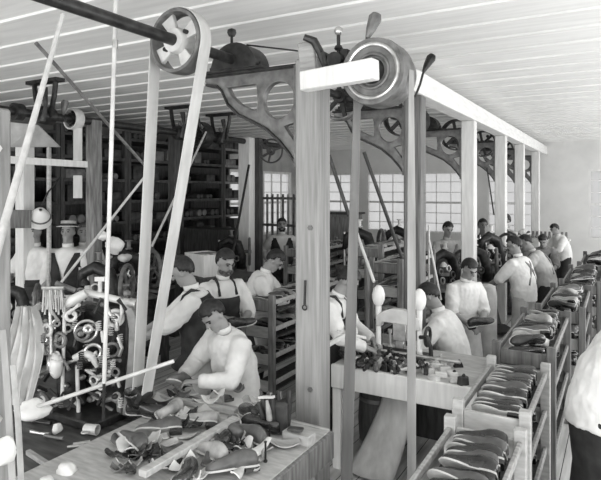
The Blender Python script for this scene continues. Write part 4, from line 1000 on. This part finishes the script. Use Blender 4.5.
rq = random.Random(91)
for k in range(26):
    px = 348+4.6*k; py = 352+.16*4.6*k+rq.uniform(-3, 15); p = PZ(px, py, MZ); m = rq.choice(['leather', 'iron_grey', 'hide', 'sole', 'bundle', 'iron', 'cloth_off'])
    tone = {'leather': 'black', 'iron_grey': 'grey iron', 'hide': 'grey', 'sole': 'pale', 'bundle': 'dark', 'iron': 'black iron', 'cloth_off': 'light'}[m]
    g = G(); R_ = Matrix.Rotation(rq.uniform(0, 3), 3, 'Z'); h_ = rq.uniform(.025, .07)
    g.box((p.x, p.y, MZ+h_/2), (rq.uniform(.06, .10), rq.uniform(.03, .05), h_), R_, rq.uniform(.5, .9)); g.cyl(V(p.x, p.y, MZ+h_*.9), V(p.x+.01, p.y, MZ+h_+.02), .016, .010, 8)
    single('heel_piece', g, m, '%s small heel piece strewn on the press bench, %s' % (tone, (ORD[k]+' from the left') if k < 20 else (ORD[25-k]+' from the right')), 'piece', 'pieces strewn on the press bench', bevel=.005)
# ------------------------------------------------------------------ people
def remeshed(g, vox, smooth_it=2):
    bmesh.ops.recalc_face_normals(g.b, faces=g.b.faces[:])
    me = bpy.data.meshes.new('tmp'); g.b.to_mesh(me); g.b.free()
    o = bpy.data.objects.new('tmp', me); COL.objects.link(o)
    r = o.modifiers.new('r', 'REMESH'); r.mode = 'VOXEL'; r.voxel_size = vox; r.use_smooth_shade = True
    s = o.modifiers.new('s', 'SMOOTH'); s.iterations = smooth_it; s.factor = .5
    dg = bpy.context.evaluated_depsgraph_get(); dg.update()
    m2 = bpy.data.meshes.new_from_object(o.evaluated_get(dg))
    bpy.data.objects.remove(o); bpy.data.meshes.remove(me)
    g2 = G(); g2.b.from_mesh(m2); bpy.data.meshes.remove(m2)
    return g2
def person(label, px, d, face, h=1.72, lean=0, pitch=0, turn=0, hands=None, shirt='cloth_white', legs='cloth_dark', apron=None, bib=True, apron_len=.42,
           vest=None, straps=None, hair='hair', beard=None, hat=None, rolled=True, vox=.011, skirt=None, loc=None, sit=0.0, group=None, wide=1.0):
    """local +y is forward, z up, origin on the floor between the feet; lean/pitch/turn in degrees; hands = (left xyz, right xyz) in local metres"""
    th = math.radians(lean); s = h/1.72
    def dr(a): return Vector((0, math.sin(a), math.cos(a)))
    def fwd(a): return Vector((0, math.cos(a), -math.sin(a)))
    X = Vector((1, 0, 0))
    p0 = Vector((0, (-.16 if not sit else 0)*math.sin(th), .90-sit)); a1, a2, a3 = .35*th, .8*th, th
    p1 = p0+dr(a1)*.16; p2 = p1+dr(a2)*.18; p3 = p2+dr(a3)*.15; p4 = p3+dr(a3)*.055
    hp = th*.75+math.radians(pitch)
    p5 = p4+dr(th*.85+math.radians(pitch)*.4)*.07
    hc = p5+dr(hp)*.105
    Rh = Matrix.Rotation(math.radians(turn), 3, dr(hp))
    hu = dr(hp); hf = Rh @ fwd(hp); hx = hf.cross(hu)
    HM = Matrix((hx, hf, hu)).transposed()
    torso = [(p0-dr(a1)*.07, a1, .150, .110), (p0, a1, .168, .122), (p0+dr(a1)*.08, a1, .152, .112), (p1, a1, .146, .106), (p1+dr(a2)*.09, a2, .158, .115), (p2, a2, .170, .120), (p2+dr(a3)*.08, a3, .178, .112), (p3-dr(a3)*.005, a3, .158, .092), (p3+dr(a3)*.035, a3, .09, .068)]
    def ring(c, a, rx, ry, n=20): return [c+X*(rx*math.cos(2*PI*k/n))+fwd(a)*(ry*math.sin(2*PI*k/n)) for k in range(n)]
    sh = {-1: p3+X*-.168*wide-dr(a3)*.03, 1: p3+X*.168*wide-dr(a3)*.03}
    if hands is None: hands = ((-.24, .12, .82), (.24, .12, .82))
    arms = {}
    for sd, hd in ((-1, hands[0]), (1, hands[1])):
        S = sh[sd]; W = Vector(hd)/1.0; L1, L2 = .285, .255
        v = W-S; L = v.length
        if L > L1+L2-.005: W = S+v*((L1+L2-.005)/L); v = W-S; L = v.length
        if L < .12: v = v.normalized()*.12; W = S+v; L = .12
        k = (L1*L1-L2*L2+L*L)/(2*L); hgt = math.sqrt(max(0, L1*L1-k*k))
        pole = Vector((sd*.75, -.35, -.6)); n = pole-v.normalized()*pole.dot(v.normalized()); n.normalize()
        E = S+v.normalized()*k+n*hgt
        arms[sd] = (S, E, W)
    # body
    b = G()
    b.rings([ring(*t) for t in torso]+[ring(p4, th*.9, .060, .060), ring(p5, hp, .056, .060), ring(hc-hu*.04, hp, .055, .06)])
    hv = lambda x, y, z: hc+hx*x+hf*y+hu*z
    b.ell(hv(0, -.010, .025), (.074, .093, .098), HM, 18, 13)
    b.ell(hv(0, .022, -.045), (.054, .064, .072), HM, 14, 9)          # jaw and chin
    b.tube([hv(0, .084, .02), hv(0, .104, -.018), hv(0, .098, -.03)], [.009, .015, .012], 8)   # nose
    b.ell(hv(0, .080, .032), (.05, .014, .012), HM); b.ell(hv(0, .082, -.062), (.022, .012, .008), HM); b.ell(hv(0, .080, -.077), (.019, .011, .008), HM); b.ell(hv(0, .070, -.102), (.022, .018, .016), HM)
    for sd in (-1, 1): b.ell(hv(sd*.076, -.008, -.005), (.010, .020, .032), HM)
    for sd in (-1, 1):
        S, E, W = arms[sd]
        b.tube([S-X*sd*.05, S, S.lerp(E, .35), E, E.lerp(W, .3), W.lerp(E, .15), W], [.05, .056, .050, .040, .041, .031, .026], 12)
        fd = (W-E).normalized()
        inward = Vector((-sd, .15, 0)); side = (inward-fd*inward.dot(fd)).normalized()        # thumb side
        pal = fd.cross(side)*(1 if sd < 0 else -1); 
        if pal.z > 0: pal = -pal
        hand_n = pal.normalized()                                                            # palm normal, downwards
        W0 = W
        rs = []
        for q, hw, ht in ((-.005, .026, .020), (.03, .036, .017), (.065, .042, .015), (.088, .040, .012)):
            rs.append([W0+fd*q+side*(hw*math.cos(2*PI*k/12))+hand_n*(ht*math.sin(2*PI*k/12)) for k in range(12)])
        b.rings(rs)
        for f, (o_, ln) in enumerate(((.031, .070), (.011, .080), (-.010, .075), (-.030, .058))):
            c0 = W0+fd*.075+side*o_; pts = [c0]; ang = .25+.05*f
            for seg, fr in enumerate((.42, .32, .26)):
                ang += (.28, .42, .3)[seg]
                pts.append(pts[-1]+(fd*math.cos(ang)+hand_n*math.sin(ang)+side*(o_*.8))*ln*fr)
            b.tube(pts, [.0095, .009, .0082, .0065], 8)
        b.tube([W0+fd*.02+side*.026, W0+fd*.05+side*.05+hand_n*.012, W0+fd*.078+side*.058+hand_n*.026, W0+fd*.10+side*.055+hand_n*.036], [.014, .0115, .010, .0075], 8)
    foot = {}
    for sd in (-1, 1):
        H = p0+Vector((sd*.088, 0, -.03)); K = Vector((sd*.10, .03-.08*math.sin(th), .48)) if not sit else Vector((sd*.13, .34, .50)); A = Vector((sd*.105, -.05, .085)) if not sit else Vector((sd*.13, .28, .085))
        b.tube([H, H.lerp(K, .3), K, K.lerp(A, .3), A, A-Vector((0, 0, .05))], [.088, .082, .056, .056, .040, .040], 12)
        b.tube([A+Vector((0, -.03, -.045)), A+Vector((0, .06, -.045)), A+Vector((sd*.01, .15, -.055)), A+Vector((sd*.012, .19, -.06))], [.035, .036, .03, .018], 10)
        foot[sd] = (H, K, A)
    S_ = Matrix.Scale(s, 4)
    root = obj('person', remeshed(b, vox).xf(S_), 'skin', None, smooth=True)
    if loc is None: loc = XY(px, d)
    root.location = (loc[0], loc[1], 0); root.rotation_euler = (0, 0, YAW+math.radians(face))
    tag(root, label, 'person', group)
    def part(nm, g, m, vx=None, **k): return obj(nm, (remeshed(g, vx) if vx else g).xf(S_), m, root, smooth=True, **k)
    gv = max(vox, .011)
    # shirt
    g = G(); ex = .026
    g.rings([ring(c, a, rx+ex+(.02 if 1 < i < 5 else 0), ry+ex+(.03 if 1 < i < 5 else .008)) for i, (c, a, rx, ry) in enumerate(torso)]+[ring(p4-dr(a3)*.002, th*.9, .070, .070)])
    for sd in (-1, 1):
        S, E, W = arms[sd]; end = E.lerp(W, .22) if rolled else E.lerp(W, .9)
        pts = [S-X*sd*.06, S, S.lerp(E, .3), S.lerp(E, .7), E, end]; g.tube(pts, [.07, .080, .082, .080, .072, .060 if rolled else .05], 14)
        if not rolled: g.tube([E, E.lerp(W, .5), E.lerp(W, .92)], [.060, .054, .042], 12)
        else: g.tube([E.lerp(W, .12), E.lerp(W, .24)], [.064, .060], 12)
    g = remeshed(g, gv, 3)
    rp_ = random.Random(int(px*7+d*13))
    f1, f2, f3 = rp_.uniform(0, 6), rp_.uniform(0, 6), rp_.uniform(0, 6)
    off = Vector((f1*3, f2*3, f3*3))
    for v in g.b.verts:                                                  # creases of the cloth
        c = v.co+off
        k = .013*noise.noise(Vector((c.x*8, c.y*8, c.z*6)))
        k += .010*(.35-abs(noise.noise(Vector((c.x*13+c.z*7, c.y*13, c.z*9-c.x*6)))))
        k += .006*(.3-abs(noise.noise(Vector((c.x*27, c.y*27+c.z*9, c.z*20)))))
        if (vest or (apron and bib)) and abs(v.co.x) < .16: k *= .4
        v.co += v.normal*k
    part('shirt', g, shirt)
    part('collar', G().lathe([(.064, -.012), (.066, .03), (.058, .034), (.058, -.012)], p4+dr(th)*.012, dr(th*.9), 18, closed=True, cap=False), shirt)
    # trousers or skirt
    g = G()
    g.rings([ring(c, a, rx+.022, ry+.024) for c, a, rx, ry in torso[:3]])
    if skirt:
        g.rings([ring(p0+Vector((0, 0, -.02)), 0, .185, .145), ring(Vector((0, -.02, .6)), 0, .22, .19), ring(Vector((0, 0, .12)), 0, .28, .26)])
    else:
        for sd in (-1, 1):
            H, K, A = foot[sd]; g.tube([H+Vector((0, 0, .03)), H.lerp(K, .3), K, K.lerp(A, .5), A+Vector((0, 0, -.01))], [.112, .106, .085, .076, .07], 14)
    part('skirt' if skirt else 'trousers', g, skirt or legs, gv)
    for sd in (-1, 1):
        H, K, A = foot[sd]; g = G()
        g.tube([A+Vector((0, -.035, -.04)), A+Vector((0, .06, -.04)), A+Vector((sd*.01, .15, -.05)), A+Vector((sd*.012, .20, -.056))], [.042, .044, .038, .022], 10)
        g.tube([A+Vector((0, -.01, .05)), A+Vector((0, -.005, -.03))], [.05, .048], 10)
        part('boot', g, 'leather')
    def wrap(rows, off=.04, th_=.006):
        grid = []
        for c, a, rx, ry, f0, f1_ in rows:
            grid.append([c+X*((rx+off)*math.sin(f0+(f1_-f0)*j/18))+fwd(a)*((ry+off)*math.cos(f0+(f1_-f0)*j/18)) for j in range(19)])
        return G().sheet(grid).thick(th_)
    if apron:
        rows = []
        zl = apron_len
        rows.append((Vector((0, .02, zl)), 0, .20, .17, -1.5, 1.5)); rows.append((Vector((0, .01, (zl+.84)/2)), 0, .19, .155, -1.45, 1.45))
        for i, (c, a, rx, ry) in enumerate(torso[1:4]): rows.append((c, a, rx+.012, ry+.028, -1.5, 1.5))
        if bib:
            c, a, rx, ry = torso[4]; rows.append((c, a, rx, ry+.026, -1.0, 1.0)); c, a, rx, ry = torso[5]; rows.append((c, a, rx, ry+.014, -.75, .75))
            c, a, rx, ry = torso[6]; rows.append((c-dr(a)*.02, a, rx, ry+.006, -.62, .62))
        part('apron', wrap(rows), apron)
        if bib and straps is None: straps = apron
        part('apron_tie', wrap([(torso[2][0]+dr(a1)*.0, a1, torso[2][2]+.014, torso[2][3]+.026, 0, 2*PI), (torso[2][0]+dr(a1)*.035, a1, torso[2][2]+.01, torso[2][3]+.026, 0, 2*PI)], .046), apron)
    if vest:
        rows = []
        for i, (c, a, rx, ry) in enumerate(torso[1:8]):
            gap = (.10, .05, .05, .10, .25, .42, .62)[i]; rows.append((c, a, rx+(.016 if 0 < i < 4 else 0), ry+(.030 if 0 < i < 4 else 0), gap, 2*PI-gap))
        part('vest', wrap(rows, .044), vest)
    if straps:
        for sd in (-1, 1):
            c6, a6, rx6, ry6 = torso[6]; c3, a3_, rx3, ry3 = torso[3]
            pts = [c6+X*sd*.09+fwd(a6)*(ry6+.03), p3+X*sd*.085+fwd(a3)*.075+dr(a3)*.030, p3+X*sd*.08+dr(a3)*.062, p3+X*sd*.07-fwd(a3)*.085+dr(a3)*.012, c6+X*sd*.03-fwd(a6)*(ry6+.034), torso[5][0]-X*sd*.02-fwd(a2)*(.120+.042), c3-X*sd*.09-fwd(a3_)*(ry3+.034)]
            part('strap', G().tube(pts, .014, 8), straps)
    # hair, beard, eyes, hat
    def cap(keep, k, c, rad, t=.007):
        g = G(); g.ell((0, 0, 0), (rad[0]*k, rad[1]*k, rad[2]*k), None, 28, 22)
        dele = [f for f in g.b.faces if not keep(*[q/r_/k for q, r_ in zip(f.calc_center_median(), rad)])]
        bmesh.ops.delete(g.b, geom=dele, context='FACES')
        g.thick(-t)
        return g.xf(Matrix.Translation(c) @ HM.to_4x4())
    if hair:
        part('hair', cap(lambda x, y, z: z > .0+.62*y+(.25 if abs(x) > .8 and y > -.1 else 0) - (.25 if y < -.5 else 0), 1.07, hv(0, -.010, .025), (.074, .093, .098), .012), hair)
    if beard:
        g = cap(lambda x, y, z: y > -.1 and z < -.15 and not (z > -.45 and abs(x) < .35), 1.16, hv(0, .022, -.035), (.056, .066, .078), .010); g.tube([hv(-.026, .090, -.052), hv(0, .101, -.044), hv(.026, .090, -.052)], [.006, .010, .006], 8)
        part('beard', g, beard)
    g = G(); g2 = G()
    for sd in (-1, 1):
        part('eye', G().ell(hv(sd*.030, .079, .012), (.012, .008, .007), HM, 10, 7), 'hair')
        part('eyebrow', G().tube([hv(sd*.016, .094, .034), hv(sd*.034, .088, .038), hv(sd*.050, .074, .032)], .005, 6), 'hair')
    if hat == 'boater':
        o_ = hv(0, -.012, .065); part('hat', G().lathe([(.001, .075), (.088, .072), (.090, .01), (.135, .006), (.135, -.002), (.085, 0)], o_, hu*.98-hf*.1, 26), 'straw')
        part('hat_band', G().lathe([(.091, .012), (.093, .012), (.093, .038), (.091, .038)], o_, hu*.98-hf*.1, 24, closed=True, cap=False), 'cloth_dark')
    elif hat == 'cap':
        o_ = hv(0, -.01, .06); g = G().lathe([(.001, .07), (.06, .062), (.10, .035), (.105, .015), (.085, -.01)], o_, hu*.95-hf*.15, 22); g.ell(hv(0, .095, .06), (.06, .045, .008), HM); part('hat', g, 'cloth_grey')
    elif hat == 'soft':
        o_ = hv(0, -.01, .06); part('hat', G().lathe([(.001, .085), (.05, .09), (.082, .06), (.088, .005), (.14, -.012), (.14, -.018), (.082, -.005)], o_, hu*.95-hf*.15, 26), 'straw')
    return root
FAST_V = VOXN
person('man in white sitting with bowed head at the foreground bench holding a shoe', 238, 4.5, 134, 1.70, sit=.22, lean=20, pitch=28, turn=10, hands=((-.09, .46, .90), (.15, .43, .88)), vox=FAST_V, wide=1.1, shirt='cloth_white', legs='cloth_white', rolled=False)
person('dark-haired worker in a dark bib apron reaching left to the belt at the stitching machine', 199, 4.8, 100, 1.74, lean=14, pitch=22, turn=-14, hands=((-.10, .52, 1.02), (.14, .50, 1.04)), vox=FAST_V, apron='cloth_dark', vest='cloth_dark', legs='cloth_white', apron_len=.80)
person('bearded worker in a white shirt and dark bib apron holding a dark shoe', 221, 5.45, 215, 1.72, lean=8, pitch=18, turn=8, hands=((-.07, .33, 1.10), (.10, .30, 1.12)), vox=FAST_V, apron='cloth_dark', beard='hair_grey')
person('man in a plain white shirt bent over the shoe rack left of the foreground post', 258, 6.2, 262, 1.68, lean=20, pitch=32, hands=((-.12, .40, 1.14), (.12, .38, 1.16)), vox=FAST_V, apron='cloth_off', bib=False, rolled=False)
person('bearded man in dark vest standing far back left of the foreground post', 282, 10.6, 185, 1.74, hands=((-.24, .02, .95), (.25, .04, .95)), vox=.014, vest='cloth_dark', beard='hair', rolled=False)
person('man in straw boater and dark vest standing at the left among the machines', 68, 7.25, 182, 1.86, hands=((-.27, .06, .84), (.27, .06, .84)), vox=.012, vest='cloth_dark', hat='boater', rolled=False, beard=None)
person('man in white shirtsleeves and dark trousers standing at the far left', 35, 7.35, 165, 1.86, hands=((-.25, .2, .98), (.24, .22, .98)), vox=.012, legs='cloth_dark', apron='cloth_dark', bib=False)
person('man half hidden behind the dark post right of the man in the boater', 84, 7.95, 200, 1.80, vox=.013, vest='cloth_dark', hair='hair_grey', rolled=False)
person('man with dark crossed straps mostly hidden behind the foreground post', 326, 5.0, 250, 1.66, lean=26, pitch=20, hands=((-.12, .42, 1.0), (.14, .42, 1.0)), vox=FAST_V, straps='cloth_dark', apron='cloth_dark', rolled=False)
person('dark-haired worker in white looking down at a dark shoe behind the press bench', 463, 6.2, 196, 1.56, lean=13, pitch=24, turn=6, hands=((-.07, .30, .98), (.10, .30, .96)), vox=FAST_V, apron='cloth_off', bib=False, wide=1.0)
person('seated worker seen from behind in white shirt at the right end of the press bench', 455, 5.3, 62, 1.68, sit=.26, lean=22, pitch=22, hands=((-.16, .46, .90), (.16, .46, .90)), vox=FAST_V, legs='cloth_grey', wide=1.05)
person('man at work behind a black machine between the second and third posts', 446, 9.6, 190, 1.74, lean=8, pitch=12, hands=((-.12, .36, 1.15), (.12, .36, 1.15)), vox=.013, shirt='cloth_off', vest='cloth_grey')
person('dark-clad man standing before the fourth whitewashed post', 483, 10.3, 180, 1.74, hands=((-.16, .25, 1.05), (.16, .25, 1.05)), vox=.013, shirt='cloth_grey', vest='cloth_dark', apron='cloth_dark', rolled=False)
person('dark-haired figure in a grey shirt standing just left of the far white wall', 508, 11.2, 110, 1.80, lean=6, pitch=10, hands=((-.12, .36, 1.15), (.12, .36, 1.15)), vox=.013, shirt='cloth_off')
person('worker in bright white shirt with braces seen from behind at the third rack', 522, 7.6, 38, 1.66, lean=14, pitch=14, turn=16, hands=((-.16, .42, 1.02), (.16, .42, 1.02)), vox=.011, straps='cloth_grey', legs='cloth_off')
person('worker in grey shirt bent to the left at the fourth rack', 541, 8.5, 62, 1.66, lean=30, pitch=14, turn=10, hands=((-.16, .46, 1.02), (.16, .46, 1.02)), vox=.012, shirt='cloth_off', legs='cloth_dark', straps='cloth_grey')
person('worker in a pale soft hat between the two bent rack workers', 529, 9.8, 80, 1.58, lean=8, pitch=16, hands=((-.16, .36, 1.02), (.16, .36, 1.02)), vox=.013, shirt='cloth_grey', hat='soft')
person('dark-haired worker bent over the rack at the far right', 570, 10.2, 150, 1.56, lean=28, pitch=16, hands=((-.16, .42, .98), (.16, .42, .98)), vox=.013, shirt='cloth_grey', vest='cloth_dark', loc=(-1.18, 10.9))
person('white-shirted worker bending before the low shelf by the far wall', 562, 12.3, 95, 1.58, lean=24, pitch=12, hands=((-.16, .42, 1.0), (.16, .42, 1.0)), vox=.014, shirt='cloth_white')
person('worker in white top and dark skirt cut off by the right edge of the view', 613, 3.4, 278, 1.78, lean=40, pitch=14, hands=((-.16, .5, 1.0), (.16, .5, 1.0)), vox=FAST_V, shirt='cloth_white', skirt='cloth_dark')
# shoes held in hands
def held(root, loc_l, rot, label, src):
    m = Matrix.LocRotScale(root.location, root.rotation_euler, None)
    p = m @ Vector(loc_l); r = (m.to_3x3() @ rot.to_matrix()).to_euler()
    return put_shoe(src, p, r, label)
ppl = [o for o in COL.objects if o.name.startswith('person')]
held(ppl[0], (.02, .53, .86), e(.4, .5, .2), 'brown shoe held over the foreground bench by the seated man in white', SHOE_B)
held(ppl[2], (.02, .44, 1.07), e(1.2, .2, .2), 'black shoe held by the bearded worker', SHOE_A)
held(ppl[9], (.01, .36, .90), e(1.3, .2, .3), 'black shoe held by the dark-haired worker in white behind the press bench', SHOE_A)

for pr_, s_, zs_ in ((ppl[0], 'low wooden stool under the seated man in white at the foreground bench', .56*1.70/1.72-.01), (ppl[10], 'low wooden stool under the seated worker behind the press bench', .52*1.68/1.72-.01)):
 t = thing('stool', s_, 'stool', (pr_.location.x, pr_.location.y, 0), pr_.rotation_euler.z)
 obj('seat', G().lathe([(.14, zs_-.03), (.16, zs_-.02), (.16, zs_-.005), (.14, zs_)], (0, -.02, 0), (0, 0, 1), 24), 'wood_mid', t)
 for a in (.7, 2.3, 3.9, 5.5): obj('leg', G().cyl((.17*math.cos(a), .17*math.sin(a)-.02, 0), (.10*math.cos(a), .10*math.sin(a)-.02, zs_-.02), .018, seg=8), 'wood_mid', t)
# ------------------------------------------------------------------ pieces that belong to a part go one level deeper
DEEP = {'heel': 'sole', 'hat_band': 'hat', 'apron_tie': 'apron', 'strap': 'apron', 'clamp_bolt': 'hub', 'shelf_edge': 'shelf', 'cam_hub': 'cam_ring', 'top_bar_collar': 'top_bar',
        'oil_cup_stem': 'bearing_block', 'shade_band': 'lamp_shade', 'cup_handle': 'cup_body', 'hoop': 'staves', 'last_post': 'last_body', 'seam_strip': 'chute_sheet', 'oil_cup': 'bearing_cap', 'wing_nut': 'top_bar', 'collar': 'shirt', 'face_ring': 'drum', 'face_step': 'drum', 'knob': 'upright'}
st = lambda n: n.split('.')[0]
for root in [o for o in COL.objects if o.parent is None]:
    kids = list(root.children)
    if not kids: continue
    byn = {}
    for k in kids: byn.setdefault(st(k.name), []).append(k)
    for k in kids:
        t = DEEP.get(st(k.name))
        if t and t in byn and not any(st(c.name) == t for c in k.children):
            cand = byn[t]
            if len(cand) > 1:
                cen = lambda o: sum((Vector(v) for v in o.bound_box), Vector())/8
                ck = cen(k); cand = sorted(cand, key=lambda o: (cen(o)-ck).length)
            k.parent = cand[0]
